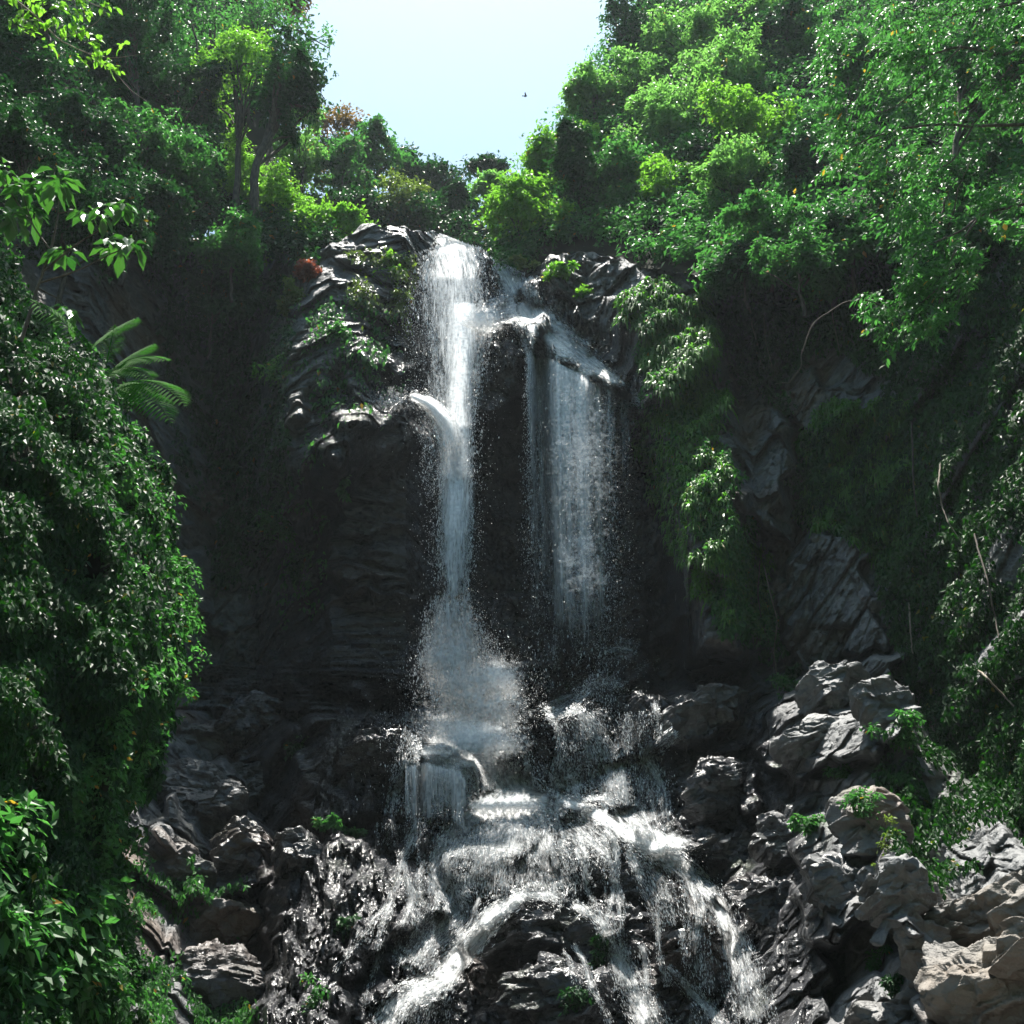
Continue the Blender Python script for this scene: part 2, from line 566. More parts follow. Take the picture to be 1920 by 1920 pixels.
def cliff_normal(u, v, e=6.0):
    a = cliff_point(np.asarray(u) + e, v) - cliff_point(np.asarray(u) - e, v)
    b = cliff_point(u, np.asarray(v) - e) - cliff_point(u, np.asarray(v) + e)
    n = norm(np.cross(a, b))
    n[n[:, 1] > 0] *= -1
    return n

RIM = [(-700, 330), (0, 380), (300, 430), (440, 450), (490, 458), (560, 490), (620, 460), (690, 418), (740, 426), (800, 432), (840, 446), (890, 466), (905, 468), (925, 488), (950, 500), (985, 512), (1000, 506), (1030, 482), (1060, 473), (1130, 476), (1200, 498), (1290, 512), (1340, 540), (1370, 530), (1430, 512), (1600, 470), (1920, 430), (2700, 400)]

cu = np.concatenate([np.arange(-700, 170, 14.0), np.arange(170, 1740, 2.1), np.arange(1740, 1930, 4.0), np.arange(1930, 2700, 16.0)])
tv = np.concatenate([np.linspace(0, 0.83, 700, endpoint=False), np.linspace(0.83, 1.0, 22)])
rim = interp(cu, RIM) + 3 * np.sin(cu * 0.09) + 2 * np.sin(cu * 0.23)
vv = rim[None, :] + (2330 - rim[None, :]) * tv[:, None]
uu = np.broadcast_to(cu[None, :], vv.shape)
P = cliff_point(uu.ravel(), vv.ravel()).reshape(vv.shape + (3,))
# back from the rim: the valley floor the stream comes down
top = P[0]
backs = []
for dY, dv in ((46, 14), (26, 12), (12, 9), (5, 6), (2.0, 3), (0.7, 1)):
    backs.append(ray_point(cu, rim + dv, top[:, 1] + np.where((cu > 500) & (cu < 1290), dY, min(dY, 2.5))))
G = np.concatenate([np.stack(backs), P], 0)
nr, nc = G.shape[:2]
gu = np.concatenate([np.broadcast_to(cu, (len(backs), nc)), uu]).ravel()
gv = np.concatenate([np.broadcast_to(rim, (len(backs), nc)), vv]).ravel()
WETPOLY = [(780, 400), (900, 420), (1010, 500), (1120, 640), (1230, 720), (1280, 1000), (1330, 1250), (1440, 1420), (1480, 1600), (1500, 1760), (1560, 2100), (520, 2100), (480, 1700), (520, 1400), (480, 1250), (560, 1000), (600, 760), (690, 620)]
def wetness(u, v, P):
    s = poly_sdf(u, v, WETPOLY)
    w = smooth(-110, 40, s + 60 * fbm(P * 0.4, 3, 77))
    return np.clip(0.22 + 0.78 * w + 0.2 * smooth(1250, 1400, v) * smooth(1600, 1480, u), 0, 1)
wet = wetness(gu, gv, G.reshape(-1, 3))
cliff = mesh_from('cliff', G.reshape(-1, 3), grid_faces(nr, nc), ROCK, True, attrs={'wet': wet})
tag(cliff, 'dark layered rock face the waterfall runs down, from the green rim to the bottom edge', 'cliff', kind='structure')

g = np.array([[-700, -150, -2.2], [700, -150, -2.2], [700, 700, -2.2], [-700, 700, -2.2]], float)
ground = mesh_from('ground', g, np.array([[0, 1, 2, 3]]), plain_mat('stream_bed_soil', (0.06, 0.055, 0.045), 0.9, 0.3, (0.13, 0.12, 0.10)), False)
tag(ground, 'dark earth valley floor below the falls', 'ground', kind='structure')

# ------------------------------------------------------------------ forested hillsides
def left_edge(v): return interp(v, [(-700, 470), (-300, 480), (0, 490), (200, 500), (300, 515), (400, 545), (450, 600), (480, 640)])
def right_edge(v): return interp(v, [(-700, 1330), (-300, 1270), (0, 1195), (100, 1160), (200, 1105), (300, 1030), (400, 975), (480, 945), (520, 940)])
def left_y(u, v):
    u = np.asarray(u, float); v = np.asarray(v, float)
    return np.maximum(53 + (470 - v) * 0.05 - np.maximum(520 - u, 0) * 0.030, 20)
def right_y(u, v):
    u = np.asarray(u, float); v = np.asarray(v, float)
    return np.maximum(56 + (500 - v) * 0.045 - np.maximum(u - 980, 0) * 0.027, 18)
def hill(name, edge, yf, sgn, label):
    vs = np.linspace(-700, 570, 70)
    tt = np.linspace(0, 1, 70) ** 1.4
    V_ = np.broadcast_to(vs[:, None], (70, 70))
    E = edge(vs)
    far = -900 if sgn < 0 else 2800
    U_ = E[:, None] + (far - E[:, None]) * tt[None, :]
    V_ = np.minimum(V_, interp(U_, RIM) - 4)
    Y_ = yf(U_, V_)
    Pg = ray_point(U_, V_, Y_)
    Pg[..., 1] += 1.2 * fbm(Pg.reshape(-1, 3) * 0.12, 4, 5).reshape(70, 70)
    back = Pg[:, :1].copy(); back[..., 1] += 40; back[..., 0] += sgn * 14
    Pg = np.concatenate([back, Pg], 1)
    o = mesh_from(name, Pg.reshape(-1, 3), grid_faces(*Pg.shape[:2]), SOIL, True)
    return tag(o, label, 'hillside', kind='structure')
hill('hillside', left_edge, left_y, -1, 'steep shaded slope under the trees left of the falls')
hill('hillside', right_edge, right_y, 1, 'steep sunlit slope under the trees right of the falls')

# unseen slope added behind the viewpoint to block sky light and deepen shade
bx = np.linspace(-220, 220, 45); bt = np.linspace(0, 1, 24)
BX, BT = np.meshgrid(bx, bt)
BP = np.stack([BX, -14 - 75 * BT - 0.0012 * BX ** 2, -2.6 + 92 * BT ** 0.85], -1)
BP[..., 2] += 7 * fbm(BP.reshape(-1, 3) * 0.06, 4, 6).reshape(BX.shape) * BT
tag(mesh_from('hillside', BP.reshape(-1, 3), grid_faces(24, 45), plain_mat('sky_block_slope', (0.012, 0.03, 0.01), 0.9, 0.25, (0.03, 0.06, 0.02)), True), 'unseen wooded slope added behind the viewpoint to block sky light', 'hillside', kind='structure')

# ------------------------------------------------------------------ boulders
GU, GV = np.meshgrid(np.arange(300, 2000, 4.0), np.arange(380, 2000, 4.0))
DEPTH = cliff_y(GU.ravel(), GV.ravel()).reshape(GU.shape)   # nearest rock seen at each photo position
def splat(Pv):
    u, v = project(Pv)
    i = ((v - 380) / 4).round().astype(int); j = ((u - 300) / 4).round().astype(int)
    for di in (-1, 0, 1):
        for dj in (-1, 0, 1):
            a, b = i + di, j + dj
            ok = (a >= 0) & (b >= 0) & (a < DEPTH.shape[0]) & (b < DEPTH.shape[1])
            np.minimum.at(DEPTH, (a[ok], b[ok]), Pv[ok, 1])
def rock_depth(u, v):
    i = np.clip(((np.asarray(v) - 380) / 4).round().astype(int), 0, DEPTH.shape[0] - 1)
    j = np.clip(((np.asarray(u) - 300) / 4).round().astype(int), 0, DEPTH.shape[1] - 1)
    return DEPTH[i, j]

def cube_sphere(n):
    s = np.linspace(-1, 1, n)
    a, b = np.meshgrid(np.tan(s * math.pi / 4), np.tan(s * math.pi / 4), indexing='ij')
    o = np.ones_like(a)
    faces_, verts, off = [], [], 0
    for ax in range(3):
        for sg in (-1, 1):
            q = [None] * 3
            q[ax] = o * sg; q[(ax + 1) % 3] = a * sg; q[(ax + 2) % 3] = b
            verts.append(np.stack(q, -1).reshape(-1, 3))
            faces_.append(grid_faces(n, n)[:, ::-1] + off); off += n * n
    V = norm(np.concatenate(verts)); F = np.concatenate(faces_)
    key = np.round(V * 1e5).astype(np.int64)
    _, first, inv = np.unique(key, axis=0, return_index=True, return_inverse=True)
    return V[first], inv.ravel()[F]
CS, CF = cube_sphere(64)

def boulder(u, v, w, h, label, lift=0.35, depth=1.0, seed=0, tilt=0.0, mat=None, wet=1.0, rough=1.0, y=None):
    yy = float(cliff_y([u], [v + h * 0.25])[0]) if y is None else y
    s = float(pxm(yy, v))
    rx, rz = w * s / 2, h * s / 2
    ry = depth * (rx + rz) / 2
    c = ray_point(u, v, yy + ry * (0.5 - lift))
    D = CS.copy()
    # flattened planes make it read as broken rock
    r = np.ones(len(D))
    rr = np.random.default_rng(seed + 100)
    for k in range(16):
        nrm = norm(rr.normal(0, 1, 3)); off = rr.uniform(0.62, 0.95)
        dd = D @ nrm
        r = np.minimum(r, np.where(dd > 0.05, off / np.maximum(dd, 0.05), 9))
    r = r / np.percentile(r, 85)
    V = D * np.clip(r, 0.5, 1.12)[:, None] * np.array([rx, ry, rz])
    ct, st_ = math.cos(tilt), math.sin(tilt)
    V = np.stack([V[:, 0] * ct - V[:, 2] * st_, V[:, 1], V[:, 0] * st_ + V[:, 2] * ct], -1)
    W = V + c
    Q = np.stack([W[:, 0] * 0.8 + W[:, 2] * 0.4 + 0.3 * W[:, 1], (W[:, 2] + 0.4 * W[:, 1]) * 1.5 - W[:, 0] * 0.4], -1)
    f2, _ = facets(Q / 0.8, 11 + seed, tilt=1.5)
    f3, _ = facets(Q / 0.3 + 5, 23 + seed, tilt=1.6)
    V = V + D * ((0.24 * f2 + 0.10 * f3) * rough + 0.10 * fbm(W * 1.4, 4, seed))[:, None]
    o = mesh_from('boulder', V + c, CF, mat or ROCK, True, attrs={'wet': np.full(len(V), wet)}, loc=c)
    tag(o, label, 'boulder', 'boulders in and beside the falls')
    splat(V + c)
    return o

BOULDERS = [
    (1012, 1400, 130, 175, 'glossy dark boulder just right of the foam where the main plunge lands', 0.45, 1.0, 0.1),
    (1088, 1392, 105, 140, 'dark boulder with water spilling down both sides, right of the main landing', 0.40, 1.0, 0.0),
    (1128, 1312, 90, 80, 'smooth round dark boulder in the mist under the right hand curtain', 0.55, 1.0, 0.0),
    (1212, 1362, 105, 130, 'dripping dark boulder at the right edge of the upper cascade', 0.45, 1.0, -0.2),
    (900, 1640, 130, 110, 'dark rock showing through the wide white fan in the middle', 0.30, 0.9, 0.05),
    (1185, 1640, 300, 190, 'big dark boulder between the middle fan and the right side stream', 0.50, 1.0, -0.35),
    (1020, 1750, 250, 170, 'glinting domed boulder that splits the lowest streams', 0.62, 1.0, 0.0),
    (1128, 1522, 95, 66, 'small round dark boulder with white water curving over it', 0.50, 1.0, -0.1),
    (828, 1480, 150, 150, 'wet lumpy boulder left of the middle cascade with water beading down it', 0.25, 1.0, 0.1),
    (1345, 1605, 160, 90, 'low smooth dark boulder right of the stream that slides down right', 0.45, 1.0, -0.15),
    (800, 1900, 140, 120, 'rounded boulder capped by white water at the bottom left of the falls', 0.55, 1.0, 0.1),
    (1065, 1885, 280, 150, 'mossy dark boulder at the bottom edge in the middle', 0.60, 1.0, -0.2),
    (1290, 1780, 120, 240, 'tall narrow dark boulder behind the lowest right hand fall', 0.45, 0.9, 0.15),
    (1150, 1760, 150, 170, 'dark wedge of rock between the two lowest right hand streams', 0.45, 1.0, -0.4),
    (690, 1420, 190, 120, 'ragged shiny rock shelf left of the landing foam', 0.40, 1.0, 0.15),
]
for k, (u, v, w, h, lab, lift, dep, tl) in enumerate(BOULDERS):
    boulder(u, v, w, h, lab, lift, dep, k, tl)
ROUGH = [
    (385, 1500, 190, 150, 'grey angular rock with a lit flat top beside the foot of the bank', 0.5, -0.35, 0.6),
    (325, 1615, 150, 120, 'rock wedged low against the foot of the vine covered bank', 0.5, -0.3, 0.3),
    (445, 1600, 120, 130, 'dark faced rock left of the glinting slope', 0.45, 0.35, 0.8),
    (470, 1475, 130, 110, 'cracked rock at the top of the lower left pile', 0.45, -0.4, 0.5),
    (375, 1395, 150, 90, 'flat slab under the right edge of the vine covered bank', 0.45, 0.3, 0.35),
    (465, 1360, 150, 110, 'dark shiny rock above the lower left pile', 0.45, 0.5, 0.9),
    (400, 1730, 190, 130, 'creeper hung rock at the bottom of the lower left pile', 0.45, 0.1, 0.4),
    (395, 1850, 240, 170, 'broad shaded rock under the creepers at the bottom left', 0.4, 0.2, 0.6),
    (560, 1600, 150, 90, 'glinting slab sloping down towards the middle fan', 0.5, -0.5, 0.9),
    (1555, 1290, 150, 110, 'pale split block at the top of the right hand rocks', 0.5, 0.3, 0.2),
    (1650, 1320, 130, 150, 'big squared block against the ivy at the top of the right hand rocks', 0.45, 0.1, 0.2),
    (1520, 1385, 150, 100, 'tilted pale slab under the split block', 0.5, 0.4, 0.3),
    (1635, 1560, 170, 150, 'broken grey block with creepers on its right edge', 0.5, 0.35, 0.2),
    (1675, 1680, 170, 150, 'smooth grey block over the black hollow at the lower right', 0.5, 0.2, 0.2),
    (1570, 1660, 150, 120, 'wet slab left of the smooth grey block', 0.5, -0.4, 0.6),
    (1480, 1590, 150, 100, 'dark wet ledge right of the low smooth boulder', 0.45, -0.3, 0.8),
    (1430, 1690, 170, 110, 'shiny brown ledge the thin right hand seep runs over', 0.45, -0.35, 0.95),
    (1345, 1480, 150, 120, 'shiny lit slab on the rocks right of the zigzag trickle', 0.45, 0.5, 0.95),
    (1320, 1340, 190, 100, 'dark layered slab at the foot of the right wall', 0.45, 0.35, 0.7),
]
for k, (u, v, w, h, lab, lift, tl, wt) in enumerate(ROUGH):
    boulder(u, v, w, h, lab, lift * (0.62 if u > 1300 else 0.8), 0.9, 60 + k, tl, ROCK, wt, 0.75)
DRY = [
    (1860, 1890, 250, 300, 'tan sunlit boulder in the bottom right corner', 20.5, 0.1),
    (1800, 1740, 210, 130, 'grey dry boulder above the tan one at the lower right', 23.0, 0.25),
    (1925, 1700, 190, 130, 'pale dry boulder against the right edge under the ivy wall', 21.5, 0.2),
    (1745, 1830, 130, 200, 'narrow grey rock left of the tan corner boulder', 22.5, 0.15),
    (1930, 1780, 120, 150, 'brown rounded rock overlapping the tan corner boulder', 19.2, -0.3),
    (1680, 1935, 200, 130, 'low shaded rock slab at the bottom edge left of the dry boulders', 23.0, 0.1),
]
for k, (u, v, w, h, lab, y, tl) in enumerate(DRY):
    boulder(u, v, w, h, lab, 0.5, 0.9, 40 + k, tl, DRYROCK, 0.05 if k != 5 else 0.4, 0.9, y)
# ------------------------------------------------------------------ foliage materials
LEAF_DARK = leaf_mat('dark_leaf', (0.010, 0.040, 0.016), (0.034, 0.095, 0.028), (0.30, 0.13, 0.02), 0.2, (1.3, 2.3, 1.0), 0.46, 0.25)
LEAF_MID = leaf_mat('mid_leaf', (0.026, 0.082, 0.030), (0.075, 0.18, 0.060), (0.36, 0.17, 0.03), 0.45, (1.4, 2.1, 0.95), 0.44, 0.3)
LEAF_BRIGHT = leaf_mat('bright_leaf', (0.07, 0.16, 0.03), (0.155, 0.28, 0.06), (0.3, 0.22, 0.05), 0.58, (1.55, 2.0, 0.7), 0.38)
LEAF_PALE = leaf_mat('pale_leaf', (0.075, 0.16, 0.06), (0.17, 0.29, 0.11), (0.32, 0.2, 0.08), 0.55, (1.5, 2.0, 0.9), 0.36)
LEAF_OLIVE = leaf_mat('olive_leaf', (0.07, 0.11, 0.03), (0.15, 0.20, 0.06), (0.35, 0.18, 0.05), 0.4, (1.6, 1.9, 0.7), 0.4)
LEAF_RED = leaf_mat('red_leaf', (0.16, 0.05, 0.035), (0.30, 0.13, 0.08), None, 0.4, (1.8, 1.2, 0.9), 0.45)
LEAF_RUST = leaf_mat('rust_leaf', (0.09, 0.085, 0.03), (0.19, 0.12, 0.045), (0.34, 0.15, 0.04), 0.4, (1.6, 1.4, 0.7), 0.45)
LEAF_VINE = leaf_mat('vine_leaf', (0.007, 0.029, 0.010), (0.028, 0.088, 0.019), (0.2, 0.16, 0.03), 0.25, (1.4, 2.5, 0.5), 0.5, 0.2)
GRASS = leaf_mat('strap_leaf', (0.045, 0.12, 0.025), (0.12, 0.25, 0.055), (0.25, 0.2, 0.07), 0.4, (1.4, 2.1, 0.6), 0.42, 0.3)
STRAW = leaf_mat('straw_leaf', (0.05, 0.055, 0.025), (0.11, 0.10, 0.05), None, 0.3, (1.3, 1.2, 0.8), 0.6)
BARK = bark_mat('bark', (0.035, 0.028, 0.022), (0.11, 0.09, 0.07))
PALEBARK = bark_mat('pale_bark', (0.14, 0.12, 0.09), (0.30, 0.26, 0.20))

def blob_leaves(C, Rb, per, L, flat=0.8, up=0.45, droop=0.15, spread=0.35, warp=0.0):
    """leaves over clumps: C (n,3) centres, Rb (n,) radii, per leaves each"""
    n = len(C)
    d = rand_dirs(n * per, up)
    c = np.repeat(C, per, 0); r = np.repeat(Rb, per)
    rad = r * (1 - spread * rng.random(n * per) ** 1.5)
    off = d * rad[:, None]; off[:, 2] *= flat
    Pp = c + off
    Pp = Pp + (0.16 * r)[:, None] * np.stack([vnoise(Pp * 2.2, 3), vnoise(Pp * 2.2, 4), vnoise(Pp * 2.2, 5)], -1)
    if warp:
        for f_, a_ in ((0.45, 1.0), (1.1, 0.5)):
            Pp = Pp + warp * a_ * np.stack([vnoise(Pp * f_ + 5, 13), vnoise(Pp * f_ + 9, 14), vnoise(Pp * f_ + 2, 15)], -1)
    nr = norm(d + rng.normal(0, 0.55, d.shape) + np.array([0, 0, 0.5]))
    ax = norm(np.cross(nr, rand_dirs(n * per)) + d * 0.35 + np.array([0, 0, -0.25]))
    s = L * rng.uniform(0.6, 1.3, n * per)
    tone = np.clip(np.repeat(rng.normal(0.45, 0.16, n), per) + rng.normal(0, 0.16, n * per), 0, 1)
    odd = rng.random(n * per) < 0.006
    tone = np.where(odd, 1.0, np.minimum(tone, 0.89))
    return leaf_arrays(Pp, ax, nr, s, s * 0.5, droop, tone)

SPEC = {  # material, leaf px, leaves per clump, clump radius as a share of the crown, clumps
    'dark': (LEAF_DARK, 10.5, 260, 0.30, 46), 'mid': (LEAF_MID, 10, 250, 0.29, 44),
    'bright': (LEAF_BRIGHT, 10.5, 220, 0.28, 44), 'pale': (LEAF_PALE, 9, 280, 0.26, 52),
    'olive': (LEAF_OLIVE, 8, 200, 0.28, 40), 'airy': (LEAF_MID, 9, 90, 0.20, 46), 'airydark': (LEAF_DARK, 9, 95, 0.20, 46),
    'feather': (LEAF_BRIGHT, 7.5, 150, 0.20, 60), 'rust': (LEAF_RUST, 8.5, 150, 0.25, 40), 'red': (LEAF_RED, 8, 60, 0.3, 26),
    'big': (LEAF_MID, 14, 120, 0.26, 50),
}
def tree(name, u, v, w, h, Y, sp, label, cat='tree', base=None, trunk_px=None, group='trees on the slopes around the falls', bark=None, dens=1.0, full=0.0, up=0.45):
    """crown centred at (u, v), w by h photo px, at forward distance Y; base = foot of the trunk in the photo"""
    s = float(pxm(Y, v))
    c = ray_point(u, v, Y)
    rx, rz = 1.12 * w * s / 2, 1.12 * h * s / 2
    ry = 0.8 * (rx + rz) / 2
    mat, lpx, per, cr, n = SPEC[sp]
    n = int(n * dens * (1 + 0.6 * max(0, max(w, h) / max(60, min(w, h)) - 1)))
    ell = np.array([rx, ry, rz])
    k = int(rng.integers(6, 11))
    sc = c + rand_dirs(k, 0.1) * ell * rng.uniform(0.3, 0.95, (k, 1))      # limbs of the crown
    sr = rng.uniform(0.22, 0.58, k)
    who = rng.choice(k, int(n * 2.4), p=sr ** 2 / (sr ** 2).sum())
    n = len(who)
    C = sc[who] + rand_dirs(n, 0.25) * ell * (sr[who] * rng.uniform(0.3, 1.0, n) ** 0.5)[:, None]
    rb = cr * 0.36 * (rx + rz) * rng.uniform(0.4, 1.3, n)
    L = lpx * s
    per_ = max(16, int(per * 0.5 * min(2.0, (rb.mean() / (45 * s)) ** 1.6 + 0.15)))
    parts_ = [blob_leaves(C, rb, per_, L, up=up, spread=0.95, warp=0.30 * ell.mean() ** 0.8)]
    # loose sprays that break the outline
    m = int(n * 1.2)
    w0 = rng.choice(n, m)
    dd = rand_dirs(m, 0.35)
    q = rng.random((m, 9, 1))
    sp_ = (C[w0][:, None] + dd[:, None] * ell.mean() * rng.uniform(0.16, 0.55, (m, 1, 1)) * q + np.array([0, 0, -0.10]) * ell.mean() * q ** 2).reshape(-1, 3) + rng.normal(0, 0.5 * L, (m * 9, 3))
    nn = norm(rng.normal(0, 0.6, sp_.shape) + np.array([0, -0.3, 0.8]))
    aa = norm(np.repeat(dd, 9, 0) + rng.normal(0, 0.7, sp_.shape))
    ls = L * rng.uniform(0.6, 1.2, len(sp_))
    parts_.append(leaf_arrays(sp_, aa, nn, ls, ls * 0.5, 0.2, np.clip(rng.normal(0.55, 0.18, len(sp_)), 0, 0.89)))
    V, F, rn = merge_leaves(parts_)
    if base is None:
        base = (u + rng.uniform(-0.1, 0.1) * w, v + h * 0.72)
    foot = ray_point(base[0], base[1], Y + 0.3)
    t = thing(name, foot, label, cat, group)
    tr = (trunk_px or max(2.5, 0.03 * w)) * s / 2 * 1.6
    apex = c + np.array([0, 0, rz * 0.5])
    tp = bend(foot - np.array([0, 0, 0.4]), apex, 12, 0, 0.04)
    parts = [tube(tp, np.linspace(tr, tr * 0.25, 12), 8)]
    for k in rng.choice(n, min(n, 16), replace=False):
        a = tp[rng.integers(4, 11)]
        lp = bend(a, C[k], 6, rz * 0.04, 0.08)
        parts.append(tube(lp, np.linspace(tr * 0.45, tr * 0.10, 6), 5))
    tv_, tf_ = merge(parts)
    mesh_from('trunk', tv_, tf_, bark or BARK, True, t)
    mesh_from('crown', V, F, mat, False, t, {'rnd': rn})
    return t

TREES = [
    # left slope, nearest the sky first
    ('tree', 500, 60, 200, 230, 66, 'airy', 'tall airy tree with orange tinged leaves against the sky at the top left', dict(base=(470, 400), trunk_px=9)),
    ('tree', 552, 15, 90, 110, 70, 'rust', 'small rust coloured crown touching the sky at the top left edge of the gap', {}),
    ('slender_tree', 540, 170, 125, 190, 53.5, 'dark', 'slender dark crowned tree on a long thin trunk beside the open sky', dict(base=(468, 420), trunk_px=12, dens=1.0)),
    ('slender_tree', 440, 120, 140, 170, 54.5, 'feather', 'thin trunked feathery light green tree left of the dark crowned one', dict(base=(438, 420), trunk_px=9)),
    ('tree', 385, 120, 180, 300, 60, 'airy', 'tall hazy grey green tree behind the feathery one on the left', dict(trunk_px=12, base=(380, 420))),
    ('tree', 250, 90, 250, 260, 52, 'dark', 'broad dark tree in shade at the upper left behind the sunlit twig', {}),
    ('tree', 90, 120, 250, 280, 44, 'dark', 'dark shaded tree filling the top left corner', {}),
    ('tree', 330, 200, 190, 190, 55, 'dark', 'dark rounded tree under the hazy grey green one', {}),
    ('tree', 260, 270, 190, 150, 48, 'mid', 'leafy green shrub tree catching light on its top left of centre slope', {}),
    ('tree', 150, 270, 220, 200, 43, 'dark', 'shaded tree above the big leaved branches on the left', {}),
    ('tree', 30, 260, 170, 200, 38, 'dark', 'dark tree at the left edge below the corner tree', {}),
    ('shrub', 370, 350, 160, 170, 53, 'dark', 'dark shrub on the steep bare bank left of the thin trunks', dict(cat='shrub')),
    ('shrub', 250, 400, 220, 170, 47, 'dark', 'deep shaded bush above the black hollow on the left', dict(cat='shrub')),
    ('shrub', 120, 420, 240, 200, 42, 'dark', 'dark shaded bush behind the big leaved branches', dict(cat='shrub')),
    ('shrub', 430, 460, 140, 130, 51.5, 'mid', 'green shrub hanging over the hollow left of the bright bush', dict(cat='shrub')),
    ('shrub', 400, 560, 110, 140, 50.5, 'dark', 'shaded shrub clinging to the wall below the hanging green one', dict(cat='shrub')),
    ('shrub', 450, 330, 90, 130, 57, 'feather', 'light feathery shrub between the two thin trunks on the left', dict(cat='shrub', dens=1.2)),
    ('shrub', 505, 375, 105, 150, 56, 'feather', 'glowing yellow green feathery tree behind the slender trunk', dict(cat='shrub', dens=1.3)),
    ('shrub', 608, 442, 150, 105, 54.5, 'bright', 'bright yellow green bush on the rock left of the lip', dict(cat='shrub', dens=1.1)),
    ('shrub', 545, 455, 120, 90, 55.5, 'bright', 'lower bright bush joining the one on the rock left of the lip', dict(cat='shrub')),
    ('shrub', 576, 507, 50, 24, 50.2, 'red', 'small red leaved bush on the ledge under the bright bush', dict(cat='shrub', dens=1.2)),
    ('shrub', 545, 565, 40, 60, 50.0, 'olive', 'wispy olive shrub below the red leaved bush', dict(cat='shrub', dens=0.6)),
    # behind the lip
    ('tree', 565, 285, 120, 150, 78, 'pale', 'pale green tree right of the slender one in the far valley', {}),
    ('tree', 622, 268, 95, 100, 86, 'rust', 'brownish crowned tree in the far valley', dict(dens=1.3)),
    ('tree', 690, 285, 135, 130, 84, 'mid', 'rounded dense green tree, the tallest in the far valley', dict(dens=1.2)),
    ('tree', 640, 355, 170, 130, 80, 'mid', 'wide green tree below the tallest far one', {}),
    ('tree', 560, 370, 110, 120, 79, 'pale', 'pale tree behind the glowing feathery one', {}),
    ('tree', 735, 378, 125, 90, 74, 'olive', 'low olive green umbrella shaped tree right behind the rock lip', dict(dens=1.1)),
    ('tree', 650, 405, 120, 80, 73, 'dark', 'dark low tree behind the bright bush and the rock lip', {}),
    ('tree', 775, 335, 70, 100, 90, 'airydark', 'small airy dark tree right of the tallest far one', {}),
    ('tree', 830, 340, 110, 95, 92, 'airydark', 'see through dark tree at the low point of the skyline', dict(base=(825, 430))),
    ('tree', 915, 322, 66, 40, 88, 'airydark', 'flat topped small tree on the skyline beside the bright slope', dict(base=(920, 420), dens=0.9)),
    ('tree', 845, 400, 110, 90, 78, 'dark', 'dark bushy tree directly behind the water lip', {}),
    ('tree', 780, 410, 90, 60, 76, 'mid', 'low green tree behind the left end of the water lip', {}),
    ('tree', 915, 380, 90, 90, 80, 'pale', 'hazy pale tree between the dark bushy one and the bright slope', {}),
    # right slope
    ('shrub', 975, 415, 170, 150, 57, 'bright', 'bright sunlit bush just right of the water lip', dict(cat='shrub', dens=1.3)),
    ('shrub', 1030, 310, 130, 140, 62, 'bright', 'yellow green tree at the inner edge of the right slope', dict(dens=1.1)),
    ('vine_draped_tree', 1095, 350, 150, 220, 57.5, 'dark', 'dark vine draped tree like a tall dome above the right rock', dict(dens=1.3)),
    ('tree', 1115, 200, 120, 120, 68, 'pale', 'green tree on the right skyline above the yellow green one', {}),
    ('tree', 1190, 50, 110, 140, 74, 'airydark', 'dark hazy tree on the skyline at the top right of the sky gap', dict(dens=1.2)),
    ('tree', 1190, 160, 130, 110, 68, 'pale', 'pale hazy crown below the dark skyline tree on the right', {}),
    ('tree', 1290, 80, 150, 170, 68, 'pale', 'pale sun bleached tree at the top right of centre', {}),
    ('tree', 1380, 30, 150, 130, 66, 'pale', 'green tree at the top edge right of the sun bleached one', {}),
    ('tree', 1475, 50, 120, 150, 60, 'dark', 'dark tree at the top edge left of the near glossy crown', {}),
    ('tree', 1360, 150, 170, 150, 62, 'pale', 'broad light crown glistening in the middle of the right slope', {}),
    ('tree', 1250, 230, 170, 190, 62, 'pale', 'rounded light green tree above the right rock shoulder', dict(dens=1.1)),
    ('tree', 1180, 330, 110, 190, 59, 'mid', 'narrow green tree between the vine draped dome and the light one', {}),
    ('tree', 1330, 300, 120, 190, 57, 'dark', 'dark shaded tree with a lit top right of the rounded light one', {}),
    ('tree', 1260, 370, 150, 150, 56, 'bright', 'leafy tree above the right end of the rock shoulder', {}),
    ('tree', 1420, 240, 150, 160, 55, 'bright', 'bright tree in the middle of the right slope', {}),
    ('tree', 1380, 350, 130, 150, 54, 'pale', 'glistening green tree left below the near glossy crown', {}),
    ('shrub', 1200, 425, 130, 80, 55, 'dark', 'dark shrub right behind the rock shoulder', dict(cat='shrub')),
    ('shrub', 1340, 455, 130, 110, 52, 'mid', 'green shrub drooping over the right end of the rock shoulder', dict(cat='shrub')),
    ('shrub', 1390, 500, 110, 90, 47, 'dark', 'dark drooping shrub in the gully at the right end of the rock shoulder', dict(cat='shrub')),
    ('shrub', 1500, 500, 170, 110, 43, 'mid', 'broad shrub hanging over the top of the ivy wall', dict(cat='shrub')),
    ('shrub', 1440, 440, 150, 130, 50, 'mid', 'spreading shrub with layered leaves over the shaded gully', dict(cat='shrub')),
    ('tree', 1500, 330, 150, 170, 50, 'dark', 'dark tree under the left end of the near glossy crown', {}),
    ('tree', 1600, 420, 190, 170, 44, 'dark', 'deep shaded tree under the near glossy crown', {}),
    ('tree', 1780, 420, 220, 190, 38, 'dark', 'dark shaded tree behind the lower glossy branches on the right', {}),
    ('tree', 1580, 120, 170, 240, 50, 'mid', 'green tree behind the left part of the near glossy crown', {}),
    ('tree', 1800, 150, 300, 300, 40, 'dark', 'dark tree behind the near glossy crown in the top right corner', {}),
]
